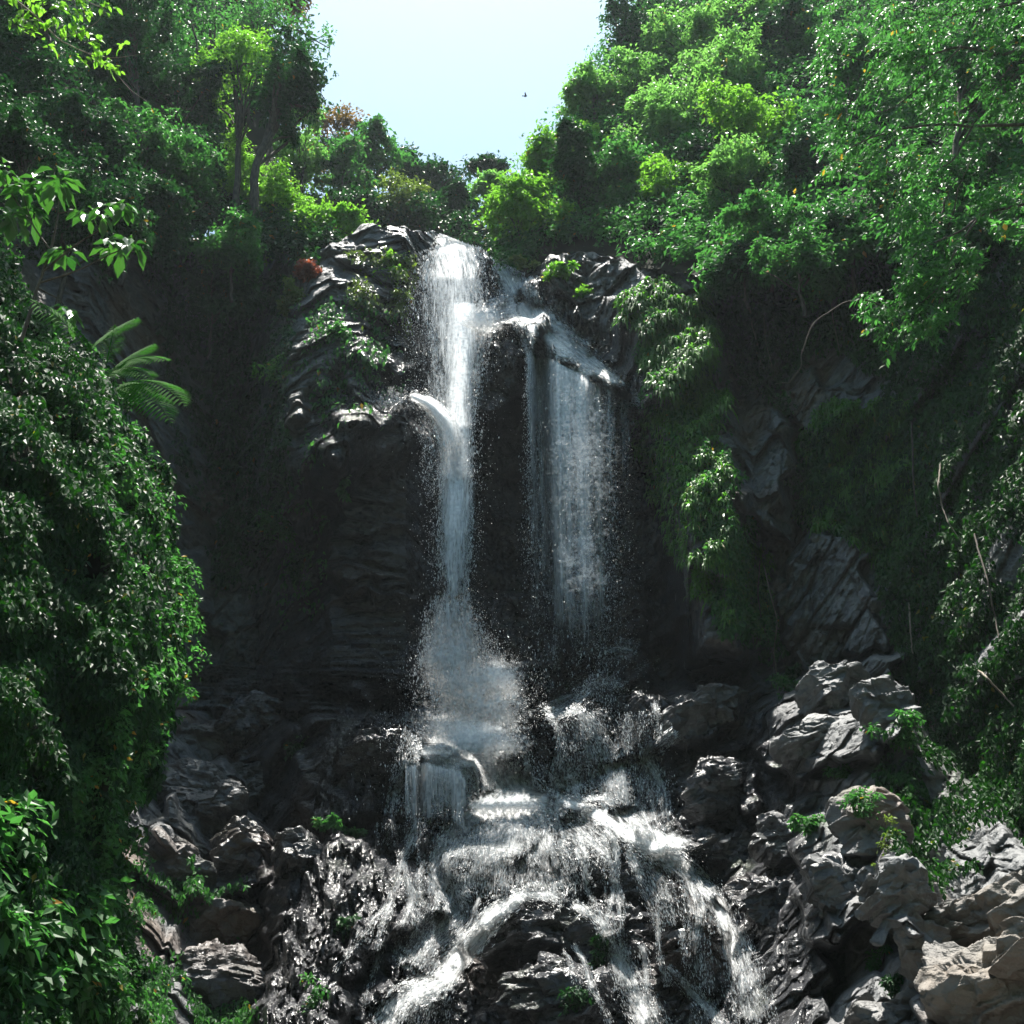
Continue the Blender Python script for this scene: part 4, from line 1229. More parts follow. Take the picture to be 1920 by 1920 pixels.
def ballistic(ledge, n, vmax, drift=0.0, size=1.3, stand=1.3, dens=(1, 1), seed=0, tau=260, veil=0.52):
    n = int(n * 0.45); size = size * 0.66; n0 = n
    """drops shed from a ledge line [(u, v)] that fall in lanes"""
    l = np.array(ledge, float)
    t = rng.random(n)
    k = np.interp(t, np.linspace(0, 1, len(l)), np.arange(len(l)))
    u0 = np.interp(k, np.arange(len(l)), l[:, 0]); v0 = np.interp(k, np.arange(len(l)), l[:, 1])
    ln_ = vnoise(np.stack([u0 / 15, u0 * 0, np.full(n, seed + 0.5)], -1), 600) + 0.6 * vnoise(np.stack([u0 / 5.5, u0 * 0, np.full(n, seed + 0.5)], -1), 601)
    f = np.where(rng.random(n) < 0.6, rng.exponential(tau, n), rng.uniform(0, vmax, n))
    ok = (f < vmax) & (ln_ + rng.normal(0, 0.45, n) > -0.2)
    u0, v0, f = u0[ok], v0[ok], f[ok]; m = len(f)
    g_ = vnoise(np.stack([u0 / 30, f / 70, np.full(m, seed + 0.5)], -1), 602) + rng.normal(0, 0.5, m)
    ok = g_ > -0.35
    u0, v0, f = u0[ok], v0[ok], f[ok]; m = len(f)
    u_ = u0 + drift * f / 100 + rng.normal(0, 2 + f * 0.025, m); v_ = v0 + f
    y0 = rock_depth(u0, v0) - 0.25
    yy = y0 - stand * np.sqrt(np.clip(f / 200, 0, 2)) + rng.normal(0, 0.15, m)
    yy = np.minimum(yy, rock_depth(u_, v_) - 0.05)
    P = ray_point(u_, v_, yy)
    rad = pxm(yy, v_) * size * 0.5 * np.exp(rng.normal(0, 0.45, m))
    out = [drops(P, np.array([0, 0, -1.0]) + rng.normal(0, 0.12, (m, 3)), rad, rad * 2 * rng.uniform(1.5, 3.5, m))]
    span = np.hypot(*(l[-1] - l[0]))
    na, nb = max(6, int(span / 4)), 90
    ta = np.linspace(0, 1, na); fa = np.linspace(0, 1, nb) * vmax
    kk = ta * (len(l) - 1)
    lu = np.interp(kk, np.arange(len(l)), l[:, 0]); lv = np.interp(kk, np.arange(len(l)), l[:, 1])
    U = lu[None] + (drift * fa / 100)[:, None]; V_ = lv[None] + fa[:, None]
    y0 = film_depth(lu, lv) - 0.3
    pm = pxm(48.0, 900)
    lane = 0.16 * (vnoise(np.stack([lu / 16, lu * 0, lu * 0 + seed], -1), 610) + 0.5)
    for lay in range(3):
        Y = y0[None] - stand * np.sqrt(np.clip(fa / 200, 0, 2))[:, None] * (0.96 + 0.05 * lay) - 0.1 * lay
        Y = np.minimum(Y, film_depth(U, V_) - 0.06)
        den = (veil * np.exp(-fa / (tau * 2.4)) * smooth(vmax, vmax * 0.7, fa) * smooth(-2, 12, fa))[:, None] * (smooth(-0.06, 0.16, ta + 0.1 * vnoise(np.stack([ta * 9, ta * 0, ta * 0 + seed], -1), 620)) * smooth(1.02, 0.7, ta))[None] + 0 * U
        den = np.clip(den + lane[None] * den * 3, 0, 0.75)
        out.append(sheet_grid(U, V_, Y, (fa * pm * 0.55)[:, None] + 0 * U, (lu * pm)[None] + 0 * U, den, seed * 5.3 + lay * 4.4 + 60))
    return out

def water(name, parts, label, cat='waterfall'):
    Vs, Fs, As, o_ = [], [], [], 0
    for group_ in parts:
        for V, F, A in group_:
            Vs.append(V); Fs.append(F + o_); As.append(A); o_ += len(V)
    A = np.concatenate(As)
    o = mesh_from(name, np.concatenate(Vs), np.concatenate(Fs), WATER, True, attrs={'ws': A[:, 0], 'wx': A[:, 1], 'den': A[:, 2], 'sd': A[:, 3]})
    return tag(o, label, cat, 'streams of the waterfall', 'structure')

MAINY = [(430, 52.0), (470, 50.6), (520, 49.5), (600, 48.5), (700, 47.3), (800, 46.2), (900, 45.4), (1000, 45.0), (1140, 44.8), (1300, 44.5)]
water('waterfall', [
    flow([(815, 446, 26), (845, 460, 74), (855, 490, 100), (855, 530, 95), (856, 570, 70)], 2.2, 0.12, 1.8, 3.5, spray=4, seed=1),
    flow([(838, 452, 80), (852, 500, 105), (854, 560, 105), (856, 640, 90), (858, 760, 60), (858, 860, 50)], 1.5, ysrc=MAINY, size=1.8, stretch=3, seed=2, lanes=4),
    flow([(868, 560, 60), (868, 640, 52), (862, 720, 42), (858, 800, 46), (856, 900, 56), (854, 1000, 56), (850, 1090, 52), (848, 1180, 60), (850, 1260, 70)], 1.7, ysrc=MAINY, size=1.5, stretch=3.2, seed=3, lanes=3, fade=(1.3, 1.2)),
    flow([(845, 480, 110), (838, 600, 140), (840, 720, 130), (846, 850, 100), (850, 1000, 90), (846, 1130, 70)], 0.34, ysrc=MAINY, size=1.25, stretch=1.8, seed=4, lanes=6, spray=9, fade=(1.3, 0.8)),
    flow([(800, 500, 70), (800, 600, 90), (812, 740, 70)], 0.12, ysrc=MAINY, size=1.15, stretch=1.5, seed=5, spray=14),
], 'tall white main plunge dropping from the lip on the left of the falls')
water('waterfall', [
    cloud(848, 1190, 80, 130, 16000, 45.0, mist=0.55), cloud(838, 1240, 120, 110, 22000, 44.9), cloud(880, 1290, 160, 110, 32000, 44.8), cloud(905, 1330, 170, 90, 26000, 44.6),
    cloud(925, 1280, 110, 90, 15000, 44.8, 1.2),
    flow([(846, 1120, 60), (848, 1200, 110), (862, 1290, 170), (880, 1370, 200)], 0.95, ysrc=[(1100, 44.7), (1400, 44.0)], size=1.4, stretch=2.4, seed=73, lanes=5, spray=8),
    cloud(885, 1395, 190, 80, 9000, 43.4, 0.9, mist=1.1),
    flow([(846, 1140, 60), (835, 1220, 100), (850, 1300, 120)], 0.5, ysrc=[(1100, 44.7), (1400, 44.2)], size=1.5, stretch=2, seed=6, spray=12),
    flow([(860, 1150, 60), (900, 1240, 90), (930, 1330, 90)], 0.5, ysrc=[(1100, 44.7), (1400, 44.2)], size=1.6, stretch=1.8, seed=7, spray=14),
], 'soft bursting spray where the main plunge breaks above the landing rocks')
water('waterfall', [
    flow([(930, 490, 16), (945, 508, 34), (962, 535, 46), (975, 565, 60)], 1.9, 0.12, 1.7, 3, seed=8),
    flow([(1000, 512, 12), (996, 540, 20), (992, 575, 24)], 0.9, 0.1, 1.6, 3, seed=9),
    flow([(975, 570, 60), (930, 578, 40), (900, 585, 40)], 1.6, 0.12, 1.6, 2.5, seed=10, spray=5),
    flow([(898, 580, 44), (893, 640, 46), (890, 700, 38), (888, 770, 26)], 0.8, 0.5, 1.5, 3, seed=11, fade=(2.0, 0.25), thick=0.2),
    cloud(900, 600, 90, 60, 9000, 48.6),
], 'second stream slipping between the two lip rocks and splitting on the block below')
water('waterfall', [
    flow([(985, 628, 30), (1020, 652, 40), (1060, 684, 40), (1110, 712, 34), (1160, 738, 26), (1205, 752, 12)], 1.8, 0.1, 1.7, 3, seed=70, spray=4, fall=20),
    flow([(975, 560, 55), (1000, 600, 66), (1040, 640, 76), (1085, 672, 60), (1125, 702, 34), (1175, 738, 18)], 2.0, 0.12, 1.8, 3, seed=12, spray=4),
    ballistic([(985, 650), (1040, 672), (1090, 698), (1150, 735)], 100000, 630, 2, 1.35, 1.4, seed=1, veil=0.60),
    ballistic([(985, 640), (1000, 650)], 5000, 420, 0, 1.2, 0.4, seed=2, veil=0.22),
    ballistic([(1130, 715), (1190, 748)], 7000, 520, 2, 1.1, 0.4, seed=3, veil=0.25),
    cloud(1085, 860, 130, 380, 14000, 46.2, 0.9, mist=0.62), cloud(1095, 1060, 130, 220, 9000, 46.0, 0.9, mist=0.55),
], 'right hand curtain of fine drops shed from the slanting ledge')
water('waterfall', [
    flow([(765, 740, 8), (790, 748, 18), (815, 762, 28), (838, 792, 38), (850, 840, 46), (856, 900, 52)], 1.7, ysrc=[(700, 46.4), (780, 45.7), (900, 44.9)], size=1.5, stretch=3.2, seed=13, thick=0.05, fade=(1.3, 0.7)),
    flow([(800, 760, 20), (815, 830, 40), (830, 930, 60)], 0.3, ysrc=[(700, 46.4), (780, 45.7), (900, 44.9)], size=1.1, stretch=2, seed=14, spray=8),
    cloud(740, 752, 110, 50, 4000, 46.2, 0.8, mist=0.55),
], 'side jet arching off the left shelf into the main plunge')
water('cascade', [
    flow([(775, 1335, 40), (830, 1335, 60), (880, 1350, 60), (930, 1372, 40)], 1.0, 0.15, 1.6, 2.2, seed=15, spray=8, fall=14),
    flow([(800, 1340, 70), (840, 1400, 110), (890, 1445, 130), (935, 1490, 120)], 1.1, 0.15, 1.6, 2.4, seed=16, spray=6),
    flow([(770, 1410, 26), (830, 1408, 34), (880, 1420, 44), (950, 1425, 30)], 1.6, 0.15, 1.6, 2.5, seed=17, spray=5),
    flow([(930, 1425, 60), (930, 1470, 90), (960, 1500, 110)], 1.2, 0.2, 1.7, 2.4, seed=18),
    flow([(960, 1350, 30), (940, 1390, 40), (960, 1420, 40)], 0.7, 0.15, 1.5, 2.2, seed=19),
    cloud(870, 1370, 190, 70, 24000, 44.6, 0.9),
    flow([(870, 1400, 210), (880, 1450, 240), (890, 1510, 230)], 0.8, 0.12, 1.5, 3, seed=60, lanes=12),
    flow([(860, 1330, 170), (860, 1380, 200), (870, 1420, 200)], 0.9, 0.12, 1.5, 2.5, seed=61, lanes=10, spray=6),
    flow([(960, 1440, 60), (985, 1480, 70), (1000, 1510, 60)], 0.8, 0.12, 1.5, 2.5, seed=62),
], 'foaming white cascade where the main plunge lands', 'cascade')
water('cascade', [
    flow([(775, 1335, 18), (765, 1390, 22), (748, 1450, 22), (735, 1510, 18)], 0.8, 0.1, 1.5, 3, seed=20),
    flow([(770, 1420, 20), (742, 1470, 16), (730, 1530, 18)], 0.8, 0.1, 1.5, 3, seed=21),
    ballistic([(760, 1430), (800, 1425), (860, 1440), (885, 1470)], 14000, 130, 0, 1.5, 0.2, seed=4, tau=70),
    flow([(730, 1540, 40), (725, 1590, 26)], 0.5, 0.1, 1.4, 2.5, seed=22),
], 'thin beaded drips running down the lumpy rock on the left of the cascade', 'cascade')
water('cascade', [
    flow([(860, 1535, 24), (920, 1502, 50), (980, 1495, 60), (1040, 1503, 34)], 2.2, 0.15, 1.8, 2.5, seed=23, spray=5, fall=16),
    flow([(950, 1500, 60), (890, 1540, 60), (845, 1585, 46), (820, 1640, 34), (815, 1680, 20)], 1.0, 0.12, 1.6, 3, seed=24),
    flow([(960, 1500, 100), (945, 1560, 150), (930, 1620, 190), (920, 1670, 190)], 0.75, 0.12, 1.6, 3.4, seed=25, lanes=9, fade=(1.8, 0.4)),
    flow([(985, 1505, 80), (1015, 1560, 80), (1040, 1620, 70), (1060, 1670, 40)], 0.8, 0.12, 1.6, 3, seed=26, lanes=7),
    flow([(1030, 1510, 40), (1090, 1545, 60), (1110, 1590, 50)], 0.4, 0.08, 1.5, 2.6, seed=27),
    cloud(950, 1510, 160, 50, 9000, 40.6, 0.9),
    flow([(950, 1500, 160), (945, 1570, 230), (940, 1690, 260)], 0.85, 0.1, 1.5, 3.4, seed=63, lanes=14, fade=(1.6, 0.5)),
    flow([(860, 1560, 60), (835, 1620, 60), (850, 1690, 60)], 0.7, 0.1, 1.5, 3, seed=64, lanes=6),
], 'broad white fan of water spilling over the dome in the middle', 'cascade')
water('stream', [
    flow([(1040, 1500, 26), (1110, 1520, 20), (1170, 1560, 24), (1225, 1592, 34), (1270, 1615, 40), (1310, 1650, 30)], 1.6, 0.12, 1.7, 3, seed=28, spray=3),
    flow([(1090, 1500, 14), (1140, 1495, 18), (1180, 1530, 30), (1230, 1580, 34), (1280, 1600, 26)], 1.1, 0.12, 1.6, 3, seed=29),
    flow([(1300, 1640, 26), (1345, 1690, 34), (1375, 1760, 50), (1395, 1830, 64), (1420, 1930, 76)], 1.0, 0.14, 1.8, 3, seed=30, lanes=4, spray=6, fade=(1.5, 0.7)),
    flow([(1290, 1640, 26), (1308, 1700, 44), (1305, 1780, 44), (1315, 1860, 46), (1330, 1930, 40)], 0.6, 0.12, 1.6, 3, seed=31, fade=(1.5, 0.6)),
    cloud(1240, 1580, 110, 50, 5000, 40.0, 0.9),
    flow([(1060, 1530, 70), (1110, 1570, 70), (1150, 1610, 50)], 0.7, 0.08, 1.5, 3, seed=65, lanes=8),
    flow([(1200, 1600, 40), (1240, 1660, 50), (1260, 1740, 40)], 0.6, 0.08, 1.5, 3, seed=66, lanes=6),
], 'bright stream curving down to the right and falling past the narrow boulder', 'stream')
water('stream', [
    flow([(800, 1630, 20), (840, 1670, 50), (870, 1710, 70), (840, 1745, 60), (795, 1775, 50), (765, 1825, 40)], 0.9, 0.12, 1.7, 3, seed=32),
    flow([(985, 1682, 20), (930, 1712, 34), (890, 1760, 40), (850, 1805, 38), (820, 1850, 40)], 1.7, 0.12, 1.8, 3.2, seed=33),
    flow([(830, 1700, 70), (800, 1760, 50), (775, 1800, 40)], 0.5, 0.12, 1.5, 2.5, seed=34),
    flow([(840, 1850, 30), (790, 1855, 50), (745, 1880, 50), (715, 1930, 40)], 1.4, 0.12, 1.8, 3, seed=35),
    flow([(800, 1855, 80), (790, 1900, 110), (780, 1940, 110)], 0.5, 0.1, 1.7, 3, seed=36, lanes=8),
    flow([(960, 1680, 20), (1010, 1670, 26), (1060, 1690, 16)], 0.9, 0.15, 1.5, 2, seed=37, spray=5),
], 'twin braided streams running down to the bottom left past the round capped boulder', 'stream')
water('stream', [
    flow([(1070, 1692, 10), (1120, 1720, 22), (1150, 1770, 34), (1175, 1830, 46), (1205, 1890, 56), (1230, 1940, 66)], 1.1, 0.12, 1.7, 3, seed=38, lanes=4, spray=4),
    flow([(1250, 1810, 8), (1285, 1850, 14), (1330, 1890, 18), (1360, 1940, 24)], 1.1, 0.1, 1.6, 3, seed=39),
], 'stream sliding to the bottom edge right of the glinting dome', 'stream')
water('stream', [
    flow([(1040, 1345, 12), (1055, 1400, 14), (1045, 1450, 24), (1062, 1490, 44)], 0.9, 0.1, 1.6, 3, seed=40),
    flow([(1020, 1345, 26), (1075, 1325, 20), (1105, 1350, 24), (1128, 1395, 30), (1150, 1450, 38), (1165, 1510, 44)], 0.9, 0.1, 1.6, 3, seed=41, spray=5),
    flow([(1178, 1335, 12), (1172, 1400, 18), (1165, 1470, 22), (1180, 1530, 26)], 0.6, 0.1, 1.5, 3, seed=42),
    flow([(1050, 1445, 50), (1062, 1490, 60)], 0.7, 0.1, 1.5, 2, seed=43, spray=6),
    flow([(1090, 1340, 90), (1120, 1420, 120), (1130, 1500, 130)], 0.55, 0.1, 1.5, 2.6, seed=71, lanes=9),
    flow([(1200, 1330, 60), (1200, 1400, 80), (1210, 1490, 80), (1230, 1570, 60)], 0.4, 0.1, 1.5, 2.6, seed=72, lanes=7),
], 'spills running round the dark boulders right of the landing', 'stream')
water('stream', [
    flow([(1010, 1335, 14), (1060, 1310, 22), (1095, 1285, 18), (1140, 1275, 12), (1185, 1290, 8)], 0.6, 0.12, 1.3, 2, seed=44, spray=5),
    flow([(1110, 1290, 10), (1090, 1315, 16), (1050, 1335, 20)], 0.6, 0.12, 1.3, 2, seed=45),
    flow([(1130, 1222, 6), (1165, 1215, 8), (1200, 1222, 6)], 0.7, 0.12, 1.3, 2, seed=46, fall=14),
    flow([(1150, 1206, 4), (1180, 1200, 5), (1205, 1204, 4)], 0.6, 0.12, 1.3, 2, seed=47, fall=8),
    flow([(1188, 1252, 5), (1215, 1240, 5), (1240, 1236, 4)], 0.5, 0.12, 1.3, 2, seed=48, fall=10),
    flow([(1015, 1120, 5), (1035, 1108, 6), (1050, 1140, 6), (1040, 1200, 6), (1045, 1260, 6)], 0.5, 0.12, 1.3, 2.6, seed=49),
    flow([(1062, 1150, 8), (1080, 1145, 12), (1082, 1200, 12), (1080, 1260, 8)], 0.4, 0.12, 1.3, 2.6, seed=50, fade=(1.6, 0.3)),
    flow([(1075, 1090, 4), (1105, 1055, 5), (1125, 1048, 5), (1160, 1072, 4)], 0.4, 0.12, 1.2, 2, seed=51),
    flow([(1225, 1310, 8), (1232, 1340, 8), (1236, 1380, 8)], 0.7, 0.12, 1.4, 2.6, seed=52),
], 'faint lacy trickles over the shaded bulge under the curtain', 'stream')
water('stream', [
    flow([(1270, 1370, 20), (1235, 1395, 24), (1205, 1415, 16), (1225, 1440, 14), (1245, 1480, 16), (1250, 1540, 12)], 1.0, 0.1, 1.6, 3, seed=53, spray=2),
    flow([(1130, 1560, 5), (1145, 1620, 7), (1160, 1680, 7), (1166, 1760, 7)], 0.9, 0.08, 1.5, 3, seed=54),
    flow([(1225, 1440, 40), (1235, 1490, 50), (1230, 1560, 60)], 0.15, 0.1, 1.4, 2.5, seed=55),
], 'thin zigzag trickle down the right hand rocks beside the spills', 'stream')

tr_ = []
for k in range(64):
    u0 = np.clip(rng.normal(960, 130), 800, 1190); v0 = rng.uniform(1360, 1780)
    u0 += (v0 - 1500) * 0.5 * (1 if u0 > 960 else -1) * 0.7
    ln_ = rng.uniform(70, 170); dr = np.sign(u0 - 960) * rng.uniform(0.0, 0.55) + rng.normal(0, 0.2)
    q = np.linspace(0, 1, 5)
    pts = [(float(u0 + dr * ln_ * t + rng.normal(0, 5)), float(v0 + ln_ * t), float(rng.uniform(3, 12) * (0.6 + 0.8 * t))) for t in q]
    tr_.append(flow(pts, rng.uniform(0.5, 1.1), 0.1, 1.5, 3, seed=100 + k, fade=(1.4, 0.7), spray=2))
water('stream', tr_, 'thin lacy trickles spread over the stepped rocks of the lower cascade', 'stream')

# ------------------------------------------------------------------ air
def haze_box():
    x0, x1, y0, y1, z0, z1 = -160, 160, -20, 260, -3.2, 240
    V = np.array([[x, y, z] for x in (x0, x1) for y in (y0, y1) for z in (z0, z1)], float)
    F = np.array([[0, 1, 3, 2], [4, 6, 7, 5], [0, 4, 5, 1], [2, 3, 7, 6], [0, 2, 6, 4], [1, 5, 7, 3]])
    m, nt, out = new_mat('haze')
    pv = nd(nt, 'ShaderNodeVolumePrincipled')
    pv.inputs['Color'].default_value = (0.80, 0.92, 1.0, 1)
    pv.inputs['Density'].default_value = 0.00017
    pv.inputs['Anisotropy'].default_value = 0.35
    nt.links.new(pv.outputs[0], out.inputs['Volume'])
    o = mesh_from('haze', V, F, m, False)
    tag(o, 'thin bright air over the valley', kind='stuff')
# ------------------------------------------------------------------ near plants with leaves one can see
def oval_leaves(P, ax, nr, L, W, droop=0.2, tone=None, shape=(0.8, 1.0)):
    N = len(P)
    ax = norm(ax); sd_ = norm(np.cross(ax, nr)); nr = np.cross(sd_, ax)
    L = np.broadcast_to(L, (N,))[:, None]; W = np.broadcast_to(W, (N,))[:, None]
    dn = np.array([0, 0, -1.0])
    m = lambda t: P + ax * L * t + dn * L * droop * t * t
    up = nr * W * 0.14
    a, b = shape
    V = np.stack([P, m(0.28) - sd_ * W * 0.5 * a + up, m(0.28), m(0.28) + sd_ * W * 0.5 * a + up,
                  m(0.62) - sd_ * W * 0.5 * b + up, m(0.62), m(0.62) + sd_ * W * 0.5 * b + up, m(1.0)], 1).reshape(-1, 3)
    fs = ((0, 1, 2), (0, 2, 3), (1, 4, 5), (1, 5, 2), (2, 5, 6), (2, 6, 3), (4, 7, 5), (5, 7, 6))
    o = np.arange(N)[:, None] * 8
    F = np.concatenate([o + np.array(f) for f in fs], 1).reshape(-1, 3)
    if tone is None:
        tone = np.clip(rng.normal(0.5, 0.2, N), 0, 0.89)
    return V, F, np.repeat(tone, 8)

def px_path(pts, Y, n=None):
    p = np.array(pts, float)
    Ys = np.broadcast_to(np.asarray(Y, float), (len(p),))
    W3 = ray_point(p[:, 0], p[:, 1], Ys)
    n = n or 4 * len(p)
    t = np.linspace(0, len(p) - 1, n)
    out = np.stack([np.interp(t, np.arange(len(p)), W3[:, k]) for k in range(3)], -1)
    out[1:-1] = (out[:-2] + 2 * out[1:-1] + out[2:]) / 4
    out[1:-1] += rng.normal(0, 0.012, out[1:-1].shape) * np.linalg.norm(out[-1] - out[0]) / n * 2
    return out

def limb_mesh(paths):
    parts = []
    for pts, Y, r0, r1 in paths:
        pp = px_path(pts, Y)
        parts.append(tube(pp, np.linspace(r0, r1, len(pp)), 6))
    return merge(parts)

# glossy tree leaning in from the right edge
NEAR_Y = 24.0
t = thing('tree', ray_point(2090, 1250, 25.0), 'near tree reaching in from the right edge with long dark limbs and glossy sunlit leaves', 'tree')
V, F = limb_mesh([
    ([(2090, 1250), (2110, 900), (2080, 500), (2060, 200), (2080, -150)], 25.0, 0.24, 0.10),
    ([(2065, 130), (1990, 100), (1920, 91), (1876, 104), (1803, 86), (1730, 106), (1639, 117), (1560, 100)], 24.2, 0.075, 0.014),
    ([(2070, 260), (1990, 240), (1920, 233), (1822, 237), (1767, 232), (1694, 240), (1620, 262), (1560, 300)], 24.0, 0.07, 0.012),
    ([(1822, 240), (1785, 303), (1738, 332), (1690, 380)], 23.9, 0.035, 0.01),
    ([(2075, 380), (1990, 370), (1920, 383), (1840, 401), (1803, 434), (1723, 467), (1680, 520)], 23.6, 0.06, 0.012),
    ([(1840, 401), (1790, 470), (1760, 540), (1700, 590)], 23.5, 0.03, 0.01),
    ([(2060, 10), (1960, -10), (1850, 20), (1760, 30), (1680, 10)], 24.6, 0.06, 0.012),
    ([(1803, 86), (1740, 150), (1680, 200), (1600, 230)], 24.1, 0.03, 0.01),
    ([(1700, 590), (1625, 562), (1585, 565), (1523, 605), (1505, 660)], 23.6, 0.022, 0.012),
])
mesh_from('limb', V, F, BARK, True, t)
CROWN = [  # outlines of the leafy parts, with leaf sprays in each
    ([(1520, 90), (1570, -20), (1760, -60), (2020, -60), (2020, 250), (1840, 225), (1760, 245), (1690, 250), (1640, 290), (1560, 330), (1530, 290), (1570, 200)], 560, 24.2),
    ([(1640, 250), (1690, 240), (1700, 300), (1640, 340), (1590, 330)], 26, 24.0),
    ([(1690, 270), (1760, 275), (1750, 330), (1700, 320)], 16, 24.0),
    ([(1650, 340), (1720, 330), (1745, 390), (1700, 430), (1640, 400)], 44, 23.9),
    ([(1660, 470), (1740, 420), (1830, 430), (1850, 500), (1800, 570), (1740, 640), (1660, 650), (1610, 590), (1630, 540)], 190, 23.5),
    ([(1830, 360), (1900, 330), (1990, 320), (1990, 470), (1880, 440)], 80, 23.4),
]
pl = []
for poly, n, Y in CROWN:
    p = np.array(poly, float)
    u = rng.uniform(p[:, 0].min(), p[:, 0].max(), n * 3); v = rng.uniform(p[:, 1].min(), p[:, 1].max(), n * 3)
    ok = poly_sdf(u, v, poly) > 0
    ok &= vnoise(np.stack([u / 45, v / 45, np.full(len(u), Y)], -1), 700) > -0.28
    u, v = u[ok][:n], v[ok][:n]
    m = len(u); q = 15
    c = ray_point(u, v, Y + rng.normal(0, 0.55, m))
    d = norm(np.stack([rng.normal(-0.55, 0.5, m), rng.normal(-0.1, 0.4, m), rng.normal(-0.25, 0.35, m)], -1))
    tt = np.linspace(0, 1, q)[None, :, None]
    sp3 = c[:, None] + d[:, None] * 0.62 * (tt - 0.4) + np.array([0, 0, -0.16]) * tt ** 2
    side = norm(np.cross(d, np.array([0, 0, 1.0])))[:, None] * np.where(np.arange(q) % 2, 1, -1)[None, :, None]
    ax = (side * 0.9 + d[:, None] * 0.6 + np.array([0, 0, -0.35]) + rng.normal(0, 0.25, (m, q, 3))).reshape(-1, 3)
    nr = np.array([0, -0.35, 0.85]) + rng.normal(0, 0.42, (m * q, 3))
    L = 0.165 * rng.uniform(0.65, 1.25, m * q)
    tone = np.clip(np.repeat(rng.normal(0.45, 0.15, m), q) + rng.normal(0, 0.15, m * q), 0, 0.89)
    tone = np.where(rng.random(m * q) < 0.006, 1.0, tone)
    pl.append(oval_leaves(sp3.reshape(-1, 3), ax, nr, L, L * 0.40, 0.25, tone))
V, F, rn = merge_leaves(pl)
mesh_from('crown', V, F, LEAF_MID, False, t, {'rnd': rn})

# sunlit twig at the top left
t = thing('branch', ray_point(-60, -60, 10.0), 'sunlit twig of pale compound leaves hanging into the top left corner', 'branch')
TW = [([(-60, -60), (30, 0), (70, 32), (110, 75), (165, 100), (215, 110), (272, 100)], 10.0, 0.012, 0.003),
      ([(110, 75), (150, 60), (185, 40), (200, 5)], 9.9, 0.006, 0.002), ([(165, 100), (190, 120), (215, 133)], 9.9, 0.005, 0.002),
      ([(40, 10), (45, 40), (38, 68)], 9.9, 0.005, 0.002), ([(120, -40), (150, -5), (190, 15), (205, 10)], 9.8, 0.006, 0.002),
      ([(215, 133), (240, 165), (275, 190)], 9.9, 0.004, 0.0015), ([(70, 32), (60, 60), (55, 66)], 9.9, 0.005, 0.002)]
V, F = limb_mesh(TW)
mesh_from('twig', V, F, PALEBARK, True, t)
pl = []
SPOTS = [(40, 20, 26), (70, 5, 26), (95, 30, 26), (120, 15, 24), (140, 45, 26), (150, 20, 22), (60, 45, 20), (40, 62, 14), (125, 70, 14), (150, 105, 14), (180, 85, 20), (190, 105, 22), (210, 120, 14), (200, 12, 12), (20, -5, 22), (50, -20, 24), (100, -15, 26), (150, -10, 22), (215, 68, 6), (170, 60, 14), (85, 60, 10)]
for a, b, q in SPOTS:
    c = ray_point(a, b, 9.9)
    d = norm(np.array([rng.normal(0.5, 0.5), rng.normal(-0.1, 0.3), rng.normal(-0.2, 0.3)]))
    k = np.linspace(-0.5, 0.5, q)[:, None]
    pp = c + d * 0.20 * k + rng.normal(0, 0.025, (q, 3)) + np.array([0, rng.normal(0, 0.1), 0])
    sd2 = norm(np.cross(d, [0, 0, 1.0])) * np.where(np.arange(q) % 2, 1, -1)[:, None]
    ax = sd2 + d * 0.3 + np.array([0, 0, -0.5]) + rng.normal(0, 0.35, (q, 3))
    nr = np.array([0, -0.5, 0.8]) + rng.normal(0, 0.45, (q, 3))
    L = 0.085 * rng.uniform(0.7, 1.25, q)
    pl.append(oval_leaves(pp, ax, nr, L, L * 0.55, 0.15, np.clip(rng.normal(0.7, 0.15, q), 0, 0.89)))
V, F, rn = merge_leaves(pl)
mesh_from('leaves', V, F, LEAF_BRIGHT, False, t, {'rnd': rn})

# big leaved tree on the left
BIGLEAF = leaf_mat('broad_leaf', (0.022, 0.075, 0.03), (0.07, 0.16, 0.06), (0.35, 0.25, 0.04), 0.30, (1.5, 2.2, 0.6), 0.30)
t = thing('broadleaf_tree', ray_point(40, 640, 18.5), 'dark branched tree with drooping big pale topped leaves at the left edge', 'tree')
V, F = limb_mesh([
    ([(40, 640), (70, 540), (95, 470), (110, 400), (112, 345)], 17.6, 0.035, 0.012),
    ([(95, 470), (60, 420), (45, 370)], 17.4, 0.02, 0.009), ([(80, 510), (140, 460), (190, 430), (225, 400)], 17.5, 0.022, 0.009),
    ([(75, 530), (140, 510), (200, 480), (240, 462)], 17.3, 0.022, 0.009), ([(110, 400), (140, 395), (162, 402)], 17.5, 0.016, 0.008),
    ([(60, 420), (25, 370), (8, 335)], 17.4, 0.018, 0.009), ([(70, 540), (110, 560), (130, 585)], 17.7, 0.018, 0.008)])
mesh_from('branch', V, F, BARK, True, t)
